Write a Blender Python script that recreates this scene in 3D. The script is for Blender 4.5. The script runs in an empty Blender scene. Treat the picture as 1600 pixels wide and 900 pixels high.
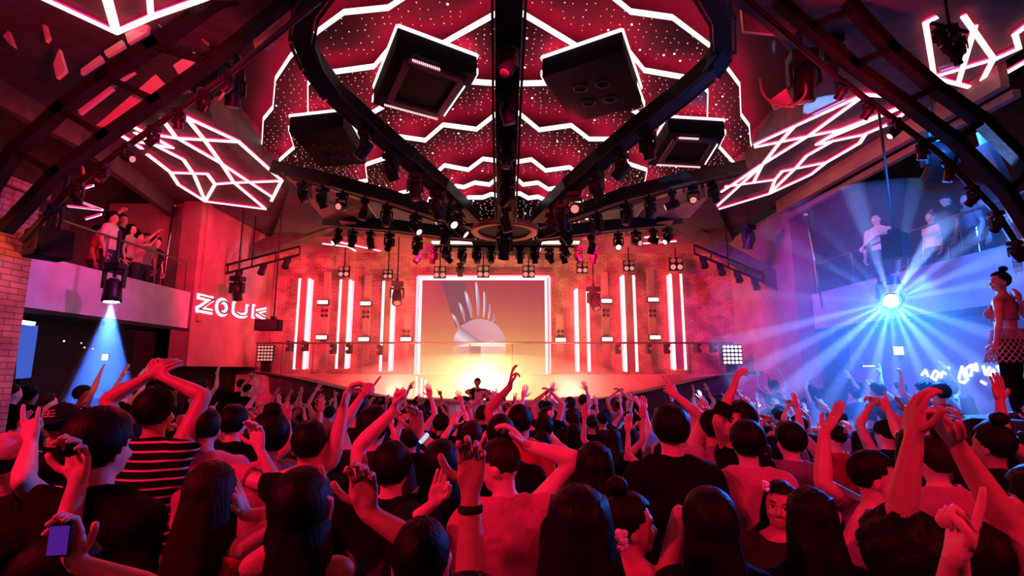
import bpy, bmesh, math, random
import numpy as np
from mathutils import Vector, Matrix, Euler, Quaternion
random.seed(11)
SC = bpy.context.scene
COL = SC.collection
R = math.radians
PI = math.pi
V = Vector
# ------------------------------------------------------------------ camera
F = 800.0
PITCH = R(9.2)
CAMZ = 2.0
cp, sp = math.cos(PITCH), math.sin(PITCH)
cd = bpy.data.cameras.new('camera'); cam = bpy.data.objects.new('camera', cd); COL.objects.link(cam)
cd.sensor_width = 36; cd.lens = 18; cd.clip_start = 0.05; cd.clip_end = 100
cam.location = (0, 0, CAMZ); cam.rotation_euler = (R(90) + PITCH, 0, 0)
SC.camera = cam

def ray(px, py):
    x = (px - 800) / F; y = (450 - py) / F
    return V((x, cp - sp * y, sp + cp * y))
def P(px, py, Y=None, Z=None, X=None):
    d = ray(px, py)
    if Y is not None: t = Y / d.y
    elif Z is not None: t = (Z - CAMZ) / d.z
    else: t = X / d.x
    return V((0, 0, CAMZ)) + d * t

# ------------------------------------------------------------------ materials
def mat(name, col, rough=0.6, metal=0.0, emit=None, es=0.0, bump=0.0, bscale=20.0, var=0.0, vscale=4.0, spec=None, sheen=0):
    m = bpy.data.materials.new(name); m.use_nodes = True
    nt = m.node_tree; b = nt.nodes['Principled BSDF']
    b.inputs['Base Color'].default_value = (*col, 1); b.inputs['Roughness'].default_value = rough
    b.inputs['Metallic'].default_value = metal
    if spec is not None: b.inputs['Specular IOR Level'].default_value = spec
    if emit:
        b.inputs['Emission Color'].default_value = (*emit, 1); b.inputs['Emission Strength'].default_value = es
    if bump or var:
        tc = nt.nodes.new('ShaderNodeTexCoord')
        if var:
            n = nt.nodes.new('ShaderNodeTexNoise'); n.inputs['Scale'].default_value = vscale; n.inputs['Detail'].default_value = 5
            nt.links.new(tc.outputs['Object'], n.inputs['Vector'])
            r = nt.nodes.new('ShaderNodeValToRGB')
            r.color_ramp.elements[0].position = .3; r.color_ramp.elements[1].position = .7
            r.color_ramp.elements[0].color = (*[c * (1 - var) for c in col], 1)
            r.color_ramp.elements[1].color = (*[min(1, c * (1 + var)) for c in col], 1)
            nt.links.new(n.outputs['Fac'], r.inputs['Fac']); nt.links.new(r.outputs['Color'], b.inputs['Base Color'])
        if bump:
            n = nt.nodes.new('ShaderNodeTexNoise'); n.inputs['Scale'].default_value = bscale; n.inputs['Detail'].default_value = 4
            nt.links.new(tc.outputs['Object'], n.inputs['Vector'])
            bp = nt.nodes.new('ShaderNodeBump'); bp.inputs['Strength'].default_value = bump; bp.inputs['Distance'].default_value = .02
            nt.links.new(n.outputs['Fac'], bp.inputs['Height']); nt.links.new(bp.outputs['Normal'], b.inputs['Normal'])
    return m

def emat(name, col, s):
    m = bpy.data.materials.new(name); m.use_nodes = True
    nt = m.node_tree; nt.nodes.clear()
    e = nt.nodes.new('ShaderNodeEmission'); e.inputs[0].default_value = (*col, 1); e.inputs[1].default_value = s
    o = nt.nodes.new('ShaderNodeOutputMaterial'); nt.links.new(e.outputs[0], o.inputs[0])
    return m

def brick_mat(name, axis='XZ', c1=(.55, .30, .26), c2=(.42, .2, .18), mort=(.2, .12, .11), bw=.24, bh=.075):
    m = mat(name, c1, .85); nt = m.node_tree; b = nt.nodes['Principled BSDF']
    tc = nt.nodes.new('ShaderNodeTexCoord'); sx = nt.nodes.new('ShaderNodeSeparateXYZ'); cx = nt.nodes.new('ShaderNodeCombineXYZ')
    nt.links.new(tc.outputs['Object'], sx.inputs[0])
    nt.links.new(sx.outputs['X' if axis == 'XZ' else 'Y'], cx.inputs['X']); nt.links.new(sx.outputs['Z'], cx.inputs['Y'])
    br = nt.nodes.new('ShaderNodeTexBrick'); br.inputs['Scale'].default_value = 1.0
    br.inputs['Color1'].default_value = (*c1, 1); br.inputs['Color2'].default_value = (*c2, 1); br.inputs['Mortar'].default_value = (*mort, 1)
    br.inputs['Brick Width'].default_value = bw; br.inputs['Row Height'].default_value = bh; br.inputs['Mortar Size'].default_value = .008
    nt.links.new(cx.outputs[0], br.inputs['Vector'])
    n = nt.nodes.new('ShaderNodeTexNoise'); n.inputs['Scale'].default_value = 2.2; n.inputs['Detail'].default_value = 6
    nt.links.new(tc.outputs['Object'], n.inputs['Vector'])
    mx = nt.nodes.new('ShaderNodeMix'); mx.data_type = 'RGBA'; mx.blend_type = 'MULTIPLY'; mx.inputs['Factor'].default_value = .75
    rr = nt.nodes.new('ShaderNodeValToRGB'); rr.color_ramp.elements[0].position = .38; rr.color_ramp.elements[0].color = (.35, .35, .35, 1); rr.color_ramp.elements[1].position = .62
    nt.links.new(n.outputs['Fac'], rr.inputs['Fac'])
    nt.links.new(br.outputs['Color'], mx.inputs['A']); nt.links.new(rr.outputs['Color'], mx.inputs['B'])
    nt.links.new(mx.outputs['Result'], b.inputs['Base Color'])
    bp = nt.nodes.new('ShaderNodeBump'); bp.inputs['Strength'].default_value = .6; bp.inputs['Distance'].default_value = .02; bp.invert = True
    nt.links.new(br.outputs['Fac'], bp.inputs['Height']); nt.links.new(bp.outputs['Normal'], b.inputs['Normal'])
    return m

RED = (1.0, .006, .07)
MT = dict(
    black=mat('black_paint', (.014, .013, .013), .6, bump=.1, spec=.15),
    blackmetal=mat('black_metal', (.012, .011, .012), .42, .0, spec=.25),
    steel=mat('painted_steel', (.03, .027, .028), .5, .2, bump=.15, bscale=8),
    arch=mat('arch_steel', (.012, .010, .011), .7, .0, spec=.1, bump=.2, bscale=6, var=.4),
    dark=mat('dark_plaster', (.07, .06, .062), .8, bump=.2, bscale=12, var=.3),
    wall=mat('painted_wall', (.32, .18, .18), .8, bump=.15, bscale=18, var=.25, vscale=1.5),
    panel=mat('ceiling_panel_black', (.027, .02, .02), .7, spec=.15, bump=.1, bscale=30),
    under=mat('ceiling_board', (.16, .11, .11), .75, bump=.1, bscale=20),
    floor=mat('dance_floor', (.05, .045, .045), .35, bump=.1, bscale=10, var=.3),
    board=mat('arch_board', (.6, .45, .42), .75, bump=.1, bscale=20),
    fascia_bluelit=mat('fascia_blue_tint', (.30, .38, .55), .6, bump=.1, bscale=40, var=.12, vscale=3),  # blue light deepened by tinting the base colour, front and bar wall
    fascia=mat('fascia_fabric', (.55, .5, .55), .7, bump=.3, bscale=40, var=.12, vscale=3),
    brick=brick_mat('brick_wall'), brickside=brick_mat('brick_column', 'YZ', (.6, .4, .33), (.5, .3, .25), (.25, .17, .15)),
    ledcore=emat('led_diffuser_white', (1, .84, .82), 1.7),
    ledred=emat('led_red_emitter', RED, 70.0),
    neoncore=emat('neon_core', (1, .86, .83), 1.5),
    neonred=emat('neon_red_side', RED, 5.0),
    wallcore=emat('wall_led_white', (1, .90, .87), 1.8),
    wallred=emat('wall_led_red', (1, .07, .085), 11.0),
    pin=emat('pin_light', (1, .5, .52), 1.6), pinbig=emat('pin_light_large', (1, .55, .57), 3.0),
    glass=mat('lamp_glass', (.25, .2, .2), .08, .0), gold=mat('copper_ring', (.75, .38, .22), .35, .5, bump=.05),
    louver_warmlit=mat('louver_orange_light', (.8, .4, .26), .6, bump=.1, bscale=14, var=.15),  # warm lamp light put into the base colour of the louvers
    chrome=mat('chrome', (.7, .65, .65), .2, 1.0),
    blacksp=mat('speaker_black', (.009, .008, .009), .7, spec=.12),
    grille=mat('speaker_grille', (.05, .045, .05), .5, .5, bump=.5, bscale=120),
    railm=mat('rail_metal', (.12, .09, .09), .4, .6),
    white=mat('white_laminate', (.75, .68, .68), .5, bump=.03),
    podium=mat('podium_black', (.03, .03, .035), .4),
    hot=emat('warm_lens', (1, .8, .68), 2.0), dimlens=emat('dim_lens', (1, .30, .28), .9),
    coolens=emat('cool_lens', (.75, .85, 1), 6.0), wspot=emat('white_lens', (1, .95, 1), 30.0),
    bluescreen=emat('blue_screen', (.06, .12, .62), .9), whitescreen=emat('white_screen', (.85, .88, 1), 1.6),
    clip=mat('hair_clip_glitter', (.85, .88, 1), .12, .0, spec=1.0),
    wristband=emat('lit_wristband', (.55, .6, 1), 1.1),
)

# ------------------------------------------------------------------ mesh builder
class MB:
    def __init__(s): s.v = []; s.f = []; s.m = []; s.cur = 0
    def add(s, vs, fs):
        o = len(s.v); s.v.extend([tuple(v) for v in vs]); s.f.extend([tuple(i + o for i in f) for f in fs]); s.m.extend([s.cur] * len(fs)); return s
    def frame(s, c, ax, ay, az, hx, hy, hz, ch=0.0):
        c = V(c)
        if ch <= 0:
            vs = [c + ax * (hx * i) + ay * (hy * j) + az * (hz * k) for i in (-1, 1) for j in (-1, 1) for k in (-1, 1)]
            return s.add(vs, [(0, 1, 3, 2), (4, 6, 7, 5), (0, 4, 5, 1), (2, 3, 7, 6), (0, 2, 6, 4), (1, 5, 7, 3)])
        bm = bmesh.new(); bmesh.ops.create_cube(bm, size=1)
        for v in bm.verts: v.co = V((v.co.x * 2 * hx, v.co.y * 2 * hy, v.co.z * 2 * hz))
        bmesh.ops.bevel(bm, geom=bm.edges[:], offset=min(ch, hx * .8, hy * .8, hz * .8), segments=2, affect='EDGES', profile=.6)
        bm.verts.index_update()
        s.add([c + ax * v.co.x + ay * v.co.y + az * v.co.z for v in bm.verts], [[v.index for v in f.verts] for f in bm.faces]); bm.free(); return s
    def box(s, c, size, rz=0, ch=0.0):
        q = Matrix.Rotation(rz, 3, 'Z')
        return s.frame(c, q @ V((1, 0, 0)), q @ V((0, 1, 0)), V((0, 0, 1)), size[0] / 2, size[1] / 2, size[2] / 2, ch)
    def beam(s, a, b, w, h, up=(0, 0, 1), ch=0.0, ext=0.0):
        a, b = V(a), V(b); d = (b - a); L = d.length
        if L < 1e-6: return s
        d /= L; u = V(up); x = d.cross(u)
        if x.length < 1e-4: x = d.cross(V((0, 1, 0)))
        x.normalize(); u = x.cross(d).normalized()
        return s.frame((a + b) / 2, x, d, u, w / 2, L / 2 + ext, h / 2, ch)
    def tube(s, pts, r, n=10, cap=True, ell=None):
        pts = [V(p) for p in pts]; k = len(pts)
        rr = r if isinstance(r, (list, tuple)) else [r] * k
        vs = []; prev = None
        for i, p in enumerate(pts):
            d = (pts[min(i + 1, k - 1)] - pts[max(i - 1, 0)])
            d = d.normalized() if d.length > 1e-9 else V((0, 0, 1))
            if prev is None:
                x = d.cross(V((0, 0, 1)))
                if x.length < 1e-3: x = d.cross(V((0, 1, 0)))
            else: x = prev - d * prev.dot(d)
            x.normalize(); y = d.cross(x); prev = x
            for j in range(n):
                a = 2 * PI * j / n; vs.append(p + (x * math.cos(a) + y * math.sin(a)) * rr[i])
        fs = []
        for i in range(k - 1):
            for j in range(n):
                fs.append((i * n + j, i * n + (j + 1) % n, (i + 1) * n + (j + 1) % n, (i + 1) * n + j))
        if cap: fs.append(tuple(range(n))[::-1]); fs.append(tuple(range((k - 1) * n, k * n)))
        return s.add(vs, fs)
    def loft(s, rings, cap=True):
        n = len(rings[0]); vs = [p for r in rings for p in r]; fs = []
        for i in range(len(rings) - 1):
            for j in range(n): fs.append((i * n + j, i * n + (j + 1) % n, (i + 1) * n + (j + 1) % n, (i + 1) * n + j))
        if cap: fs.append(tuple(range(n))[::-1]); fs.append(tuple(range((len(rings) - 1) * n, len(rings) * n)))
        return s.add(vs, fs)
    def ball(s, c, r, nu=14, nv=9, rot=None):
        c = V(c); r = r if isinstance(r, (tuple, list)) else (r, r, r)
        rings = []
        for i in range(nv + 1):
            t = PI * i / nv; t = min(max(t, .02), PI - .02)
            ring = []
            for j in range(nu):
                a = 2 * PI * j / nu
                p = V((r[0] * math.sin(t) * math.cos(a), r[1] * math.sin(t) * math.sin(a), -r[2] * math.cos(t)))
                if rot is not None: p = rot @ p
                ring.append(c + p)
            rings.append(ring)
        return s.loft(rings)
    def prism(s, poly, z0, z1):
        n = len(poly); vs = [V((p[0], p[1], z0)) for p in poly] + [V((p[0], p[1], z1)) for p in poly]
        fs = [tuple(range(n))[::-1], tuple(range(n, 2 * n))] + [(i, (i + 1) % n, n + (i + 1) % n, n + i) for i in range(n)]
        return s.add(vs, fs)
    def disc(s, c, nrm, r, n=12, depth=0.0):
        c = V(c); d = V(nrm).normalized()
        return s.tube([c, c + d * max(depth, .002)], r, n)
    def build(s, name, mats, parent=None, smooth=False, bevel=0.0):
        me = bpy.data.meshes.new(name); off = V((0, 0, 0))
        rt = parent
        while rt is not None and rt.parent is not None: rt = rt.parent
        if rt is not None and rt.type == 'EMPTY' and not rt.get('_local'): off = V(rt.location)
        me.from_pydata([tuple(V(v) - off) for v in s.v] if off.length else s.v, [], s.f); 
        for m in (mats if isinstance(mats, (list, tuple)) else [mats]): me.materials.append(m)
        if any(s.m): me.polygons.foreach_set('material_index', s.m)
        bm = bmesh.new(); bm.from_mesh(me); bmesh.ops.recalc_face_normals(bm, faces=bm.faces[:]); bm.to_mesh(me); bm.free()
        if smooth: me.polygons.foreach_set('use_smooth', [True] * len(me.polygons))
        me.update()
        o = bpy.data.objects.new(name, me); COL.objects.link(o)
        if parent is not None: o.parent = parent
        if bevel:
            b = o.modifiers.new('bevel', 'BEVEL'); b.width = bevel; b.segments = 2; b.limit_method = 'ANGLE'
        return o

def tag(o, label=None, cat=None, group=None, kind=None):
    if label: o['label'] = label
    if cat: o['category'] = cat
    if group: o['group'] = group
    if kind: o['kind'] = kind
    return o
def thing(name, label, cat, loc=(0, 0, 0), group=None, rz=0, local=False):
    o = bpy.data.objects.new(name, None); COL.objects.link(o); o.location = loc; o.rotation_euler = (0, 0, rz); o.empty_display_size = .1
    if local: LOCALS.append(o); o['_local'] = 1
    return tag(o, label, cat, group)
LOCALS = []
def struct(name, mb, m, **k):
    return tag(mb.build(name, m, **k), kind='structure')
def copy_tree(o, parent=None):
    c = o.copy(); COL.objects.link(c)
    if parent is not None: c.parent = parent
    for ch in list(o.children): copy_tree(ch, c)
    return c
ORD = ['first', 'second', 'third', 'fourth', 'fifth', 'sixth', 'seventh', 'eighth', 'ninth', 'tenth', 'eleventh', 'twelfth', 'thirteenth', 'fourteenth', 'fifteenth']
NUM = ['', '', 'two', 'three', 'four', 'five', 'six', 'seven', 'eight', 'nine', 'ten', 'eleven', 'twelve', 'thirteen', 'fourteen', 'fifteen']

# ------------------------------------------------------------------ room shell
m = MB(); m.box((0, 8.6, -.42), (26, 21, .2)); m.box((0, 1.2, -.16), (26, 6.2, .32)); m.box((-8.9, 8.7, -.16), (7.2, 8.8, .32)); m.box((9.3, 8.7, -.16), (7.4, 8.8, .32))
struct('floor', m, MT['floor'])
def floor_z(x, y): return -.32 if y > 4.3 and -5.3 < x < 5.6 else 0.0
BY = 17.0
struct('wall_back', MB().box((-.3, BY + .15, 3.0), (15.4, .3, 6.0)), MT['brick'])
m = MB(); m.box((-.3, BY + .1, 6.3), (26, .5, .7)); m.box((-10.6, BY + .2, 3), (5.2, .3, 6)); m.box((10.1, BY + .2, 3), (5.4, .3, 6))
struct('trim_1', m, MT['wall'])
struct('wall_left', MB().box((-11.2, 8.6, 4), (.3, 18, 9)), MT['dark'])
struct('wall_right', MB().box((10.9, 8.6, 4), (.3, 18, 9)), MT['dark'])
# main ceiling: a sheet with an oval opening for the lighting dish
HC, HRX, HRY = V((-.1, 10.9)), 5.75, 5.95
CZ = 6.5
def ceil_sheet():
    n = 72; m = MB(); vs = []; 
    x0, x1, y0, y1 = -8.1, 7.25, -1.5, 17.2
    for i in range(n):
        a = 2 * PI * i / n; c, s_ = math.cos(a), math.sin(a)
        e = V((HC.x + HRX * c, HC.y + HRY * s_))
        k = min(((x1 - HC.x) / c if c > 1e-6 else 1e9), ((x0 - HC.x) / c if c < -1e-6 else 1e9), ((y1 - HC.y) / s_ if s_ > 1e-6 else 1e9), ((y0 - HC.y) / s_ if s_ < -1e-6 else 1e9))
        o = V((HC.x + c * k, HC.y + s_ * k))
        if (o - HC).length < (e - HC).length + .05: o = HC + (e - HC) * 1.02
        vs += [(e.x, e.y, CZ), (o.x, o.y, CZ), (e.x, e.y, CZ + .12), (o.x, o.y, CZ + .12), (e.x, e.y, 7.75)]
    fs = []
    for i in range(n):
        a, b = i * 5, ((i + 1) % n) * 5
        fs += [(a, b, b + 1, a + 1), (a + 2, a + 3, b + 3, b + 2), (a, a + 4, b + 4, b), (a + 1, b + 1, b + 3, a + 3)]
    # wings that follow the slanted eaves
    m.add(vs, fs)
    for zz in (0,):
        m.add([(-8.1, 9.4, CZ), (-9.3, 13.6, CZ), (-9.3, 17, CZ), (-8.1, 17, CZ), (-8.1, 9.4, CZ + .12), (-9.3, 13.6, CZ + .12), (-9.3, 17, CZ + .12), (-8.1, 17, CZ + .12)],
              [(0, 1, 2, 3), (4, 5, 6, 7), (0, 1, 5, 4), (1, 2, 6, 5), (2, 3, 7, 6), (3, 0, 4, 7)])
    # corner fill
    return m
struct('ceiling', ceil_sheet(), MT['dark'])
# high roof above the dish and above the balconies
struct('ceiling_upper', MB().box((0, 8.6, 8.3), (24, 21, .2)), MT['black'])
# eaves: bulkhead strips along both ceiling edges
m = MB()
m.beam((-8.1, 9.0, 6.36), (-9.25, 13.6, 6.36), .16, .5); m.beam((-8.1, -1, 6.36), (-8.1, 9.0, 6.36), .16, .5)
struct('trim_2', m, MT['dark'])
m = MB(); m.beam((7.3, 7.0, 6.4), (7.15, 13.2, 6.4), .14, .5); m.beam((7.45, 7.0, 6.05), (7.35, 13.2, 6.05), .12, .12)
struct('trim_3', m, MT['wall'])
# side walls of the stage end
m = MB(); m.box((-8.55, 15.2, 4.32), (.5, 4.0, 4.4))
struct('wall_side_left', m, MT['wall'])
struct('wall_recess_left', MB().box((-9.0, 15.2, 1.05), (.5, 4, 2.1)), MT['black'])  # black block stands in for the shaded recess below the sign wall
m = MB(); m.box((7.65, 15.2, 3.2), (.5, 4.0, 6.4))
struct('wall_side_right', m, MT['wall'])
# gable wall over the left balcony end, above the sign wall
m = MB(); m.box((-9.6, 13.5, 4.9), (2.7, .2, 3.2))
struct('trim_4', m, MT['wall'])
# slanting ceiling beams on both sides of the brick wall
m = MB(); m.beam(P(262, 442, Y=15.9), P(545, 338, Y=15.9), .35, .42); m.beam(P(330, 402, Y=16.0), P(292, 352, Y=16.0), .2, .2); 
struct('trim_5', m, MT['dark'])
m = MB(); m.beam(P(1240, 452, Y=14), P(1040, 345, Y=16.2), .35, .5); m.beam(P(1205, 380, Y=13.5), P(1232, 352, Y=13.5), .06, .06); m.beam(P(1200, 398, Y=13.5), P(1226, 362, Y=13.5), .06, .06)
struct('trim_6', m, MT['dark'])
# tapering plaster haunches that carry the dish at the sides of the stage
for k, (a, b, c, d) in enumerate((((300, 392), (455, 290), (520, 345), (420, 378)), ((1250, 395), (1110, 300), (1050, 345), (1150, 378)))):
    pts = [P(*q, Z=6.44) for q in (b, c, d)]
    m = MB(); m.prism([(p.x, p.y) for p in pts], 6.3, 6.48)
    struct('trim_%d' % (7 + k), m, MT['dark'])

# ------------------------------------------------------------------ lighting dish: zigzag tiers
A_ = [(402, 262), (410, 225), (412, 190), (427, 172), (431, 128), (455, 92), (499, 53), (538, 25), (607, 18), (635, 0), (690, -60), (795, -30), (895, -60), (955, 0), (985, 24), (1050, 33), (1120, 85), (1131, 105), (1155, 137), (1157, 183), (1170, 200), (1172, 225), (1180, 258)]
B_ = [(437, 254), (461, 233), (452, 204), (482, 187), (482, 135), (497, 121), (585, 109), (618, 70), (626, 65), (690, 75), (780, 25), (817, 28), (903, 79), (972, 73), (1006, 115), (1087, 129), (1105, 147), (1104, 197), (1133, 210), (1122, 232), (1148, 260)]
C_ = [(555, 289), (575, 285), (572, 261), (602, 251), (602, 227), (580, 182), (602, 170), (583, 160), (622, 72), (745, 117), (736, 133), (780, 136), (812, 136), (855, 135), (847, 120), (972, 78), (1006, 167), (985, 175), (1010, 190), (980, 235), (980, 259), (1010, 269), (1005, 293), (1030, 297)]
D_ = [(620, 318), (624, 305), (650, 300), (650, 272), (623, 218), (665, 224), (693, 200), (745, 207), (780, 180), (810, 182), (842, 208), (892, 201), (920, 222), (960, 222), (932, 285), (931, 306), (959, 311), (955, 325)]
E_ = [(668, 322), (672, 312), (690, 311), (688, 292), (685, 272), (695, 263), (732, 270), (755, 253), (778, 256), (806, 258), (830, 254), (852, 271), (890, 266), (900, 275), (891, 296), (890, 315), (910, 318)]
F_ = [(698, 328), (705, 312), (712, 295), (725, 297), (742, 290), (765, 293), (778, 283), (804, 282), (817, 293), (840, 290), (856, 300), (870, 298), (878, 312), (885, 328)]
G_ = [(722, 330), (732, 313), (755, 313), (768, 308), (780, 311), (802, 307), (812, 307), (825, 314), (840, 312), (850, 316), (858, 330)]
TZ = [7.2, 6.9, 6.55, 6.2, 5.85, 5.55, 5.3]
YM = 12.7
TWORD = ['outermost', 'second', 'third', 'fourth', 'fifth', 'sixth', 'innermost']
struct('ceiling_dish', MB().box((HC.x, HC.y, 7.62), (11.8, 12.2, .1)), MT['panel'])
def inside(p, poly):
    r = False; n = len(poly)
    for i in range(n):
        a, b = poly[i], poly[(i + 1) % n]
        if (a[1] > p[1]) != (b[1] > p[1]) and p[0] < (b[0] - a[0]) * (p[1] - a[1]) / (b[1] - a[1]) + a[0]: r = not r
    return r
TIERS = []
for k, (E, z) in enumerate(zip((A_, B_, C_, D_, E_, F_, G_), TZ)):
    near = [P(x, y, Z=z) for x, y in E]
    near = [V((p.x, min(p.y, YM - .05), z)) for p in near]
    far = [V((p.x, YM + (YM - p.y) * .55, z)) for p in reversed(near)]
    TIERS.append((near, far, z))
RNG = random.Random(5)
for k, (near, far, z) in enumerate(TIERS):
    poly = [(p.x, p.y) for p in near + far]
    t = thing('ceiling_tier', 'black zigzag-edged ceiling tier with pin lights, %s ring of the dish' % TWORD[k], 'ceiling panel', (HC.x, HC.y, z), 'zigzag ceiling tiers')
    MB().prism(poly, z, z + .05).build('panel', MT['panel'], t)
    # LED cove: white diffuser lip on the edge, red emitter behind it washing the tier above
    core = MB(); red = MB(); loop = near + far; n = len(loop)
    w = .09 if k < 3 else .08
    for i in range(n):
        a, b = loop[i], loop[(i + 1) % n]
        if (a - b).length < .01: continue
        mid = (a + b) / 2; d = (b - a).normalized(); nr = V((d.y, -d.x, 0))
        if inside((mid.x + nr.x * .02, mid.y + nr.y * .02), poly): nr = -nr
        front = mid.y < YM
        core.beam(a + nr * .012 + V((0, 0, .055)), b + nr * .012 + V((0, 0, .055)), .02, w, ext=.008)
        red.beam(a - nr * .045 + V((0, 0, .07)), b - nr * .045 + V((0, 0, .07)), .05, .012, ext=-.03)
    core.build('led_diffuser', MT['ledcore'], t); red.build('led_strip', MT['ledred'], t)
    inner = [(p.x, p.y) for p in TIERS[k + 1][0] + TIERS[k + 1][1]] if k + 1 < len(TIERS) else None
    dots = MB(); big = MB()
    xs = [p[0] for p in poly]; ys = [p[1] for p in near]
    step = .15 if k < 1 else .125 if k < 4 else .13
    y = min(ys)
    while y < YM:
        x = min(xs)
        while x < max(xs):
            q = (x + RNG.uniform(-.035, .035), y + RNG.uniform(-.035, .035))
            if RNG.random() < .8 and inside(q, poly) and not (inner and inside(q, inner)):
                if min(((V(q) - V((p.x, p.y))).length for p in near)) > .06:
                    c = V((q[0], q[1], z - .002))
                    if RNG.random() < .035: big.tube([c, c - V((0, 0, .012))], .017, 7)
                    else: dots.tube([c, c - V((0, 0, .008))], .0065 if RNG.random() < .75 else .0095, 5)
            x += step
        y += step
    if dots.v: tag(dots.build('pin_lights', MT['pin'], t), kind='stuff')
    if big.v: tag(big.build('large_pin_lights', MT['pinbig'], t), kind='stuff')

# square boxes hung in the dish: two speakers with four drivers, two framed grille boxes
def ceiling_box(q, z, kind, label, dep=.42):
    c = [P(x, y, Z=z) for x, y in q]; ctr = sum(c, V()) / 4
    name = 'ceiling_speaker' if kind == 's' else 'ceiling_light_box'
    t = thing(name, label, 'speaker' if kind == 's' else 'light box', (ctr.x, ctr.y, z))
    mb = MB(); n = 4
    top = [p + V((0, 0, dep)) for p in c]
    mb.add(c + top, [(0, 3, 2, 1), (4, 5, 6, 7)] + [(i, (i + 1) % 4, 4 + (i + 1) % 4, 4 + i) for i in range(4)])
    mb.build('housing', MT['blacksp'], t, bevel=.012)
    up = V((0, 0, -1))
    def uv(u, v): return c[0] * (1 - u) * (1 - v) + c[1] * u * (1 - v) + c[2] * u * v + c[3] * (1 - u) * v
    rim = MB()
    for i in range(4): rim.beam(top[i] + V((0, 0, .02)), top[(i + 1) % 4] + V((0, 0, .02)), .05, .035)
    rim.build('led_rim', MT['ledcore'], t)
    rr = MB()
    for i in range(4):
        a, b = ctr + (top[i] - ctr) * .9, ctr + (top[(i + 1) % 4] - ctr) * .9
        rr.beam(V((a.x, a.y, z + dep + .05)), V((b.x, b.y, z + dep + .05)), .05, .02)
    rr.build('led_strip', MT['ledred'], t)
    if kind == 's':
        for (u, v) in ((.36, .36), (.64, .40), (.36, .66), (.64, .70)):
            p = uv(u, v); cn = MB(); N = 18; rings = []
            for (r_, dz) in ((.1, -.012), (.115, -.012), (.1, -.004), (.05, .05), (.001, .055)):
                rings.append([p + V((math.cos(2 * PI * j / N) * r_, math.sin(2 * PI * j / N) * r_, dz - .004)) for j in range(N)])
            cn.loft(rings, cap=False); cn.build('driver', MT['grille'], t, smooth=True)
    else:
        fr = MB()
        ins = [uv(.2, .16), uv(.82, .16), uv(.82, .78), uv(.2, .78)]; ou = [uv(.14, .08), uv(.9, .08), uv(.9, .86), uv(.14, .86)]
        for i in range(4): fr.beam((ins[i] + ou[i]) / 2 + up * .03, (ins[(i + 1) % 4] + ou[(i + 1) % 4]) / 2 + up * .03, .1, .06)
        fr.build('frame', MT['under'], t)
        tr = MB()
        for (a, b) in ((uv(.2, .06), uv(.55, .06)), (uv(.12, .9), uv(.88, .9))):
            L = (b - a).length; nn = int(L / .03)
            for i in range(nn): tr.box(a + (b - a) * ((i + .5) / nn) + up * .05, (.014, .05, .02))
        tag(tr.build('led_row', MT['pin'], t), kind='stuff')
        ln = MB(); ln.beam(uv(.94, .2) + up * .03, uv(.94, .82) + up * .03, .02, .02); ln.build('led_tube', MT['ledcore'], t)
ceiling_box([(620, 73), (745, 117), (692, 192), (583, 163)], 6.42, 'g', 'black square ceiling box with a lit inner frame and rows of small leds', .3)
ceiling_box([(847, 120), (973, 79), (1003, 165), (896, 193)], 6.42, 's', 'large square black ceiling speaker with four round drivers, right of the dish spine', .3)
ceiling_box([(451, 206), (536, 197), (572, 256), (500, 262)], 6.4, 's', 'smaller square black ceiling speaker with four drivers in the left wing of the dish', .3)
ceiling_box([(1045, 207), (1133, 212), (1102, 263), (1012, 258)], 6.4, 'g', 'flat square ceiling box with a pale frame in the right wing of the dish', .3)

# ------------------------------------------------------------------ hub ring and arms
hub = P(788, 362, Z=5.0)
t = thing('hub_ring', 'round copper-rimmed black disc where the dish arms meet', 'ceiling hub', hub)
N = 48; rings = []
for (r_, dz) in ((.58, .0), (.60, -.03), (.70, -.04), (.745, -.02), (.75, .1), (.6, .1)):
    rings.append([hub + V((math.cos(2 * PI * j / N) * r_, math.sin(2 * PI * j / N) * r_, dz)) for j in range(N)])
m = MB(); m.loft(rings, cap=False); m.build('rim', MT['gold'], t, smooth=True)
MB().tube([hub + V((0, 0, .02)), hub + V((0, 0, .08))], .62, N).build('disc', MT['black'], t)
MB().tube([hub + V((0, 0, .1)), hub + V((0, 0, .2)), hub + V((0, 0, .27))], [.55, .42, .35], 24).build('core', MT['blackmetal'], t)

def arm(label, px, zs, w=.2, h=.26, red=True):
    pts = [P(x, y, Z=z) for (x, y), z in zip(px, zs)]
    t = thing('curved_truss', label, 'truss arm', pts[0], 'black curved arms of the dish')
    m = MB()
    for a, b in zip(pts, pts[1:]):
        m.beam(a, b, w, h, ext=.04, ch=.02)
    m.build('beam', MT['blackmetal'], t)
    m = MB()
    for a, b in zip(pts, pts[1:]):
        d = (b - a).normalized(); x = d.cross(V((0, 0, 1))).normalized()
        m.beam(a + x * (w * .5 + .03) - V((0, 0, h * .5)), b + x * (w * .5 + .03) - V((0, 0, h * .5)), .035, .035)
        m.beam(a - x * (w * .5 + .03) - V((0, 0, h * .5)), b - x * (w * .5 + .03) - V((0, 0, h * .5)), .035, .035)
    m.build('rail', MT['steel'], t)
    return pts
ARMS = {}
ARMS['ul'] = arm('long curved black arm from the hub to the upper left of the dish', [(738, 338), (690, 290), (640, 245), (580, 195), (520, 140), (488, 95), (472, 55), (478, 10), (520, -50)], [5.02, 5.2, 5.5, 5.85, 6.15, 6.35, 6.5, 6.6, 6.7], .24)
ARMS['ur'] = arm('long curved black arm from the hub to the upper right of the dish', [(842, 338), (890, 290), (940, 245), (1000, 195), (1070, 140), (1110, 105), (1130, 75), (1128, 20), (1095, -40)], [5.02, 5.2, 5.5, 5.85, 6.15, 6.35, 6.5, 6.6, 6.7], .24)
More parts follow.
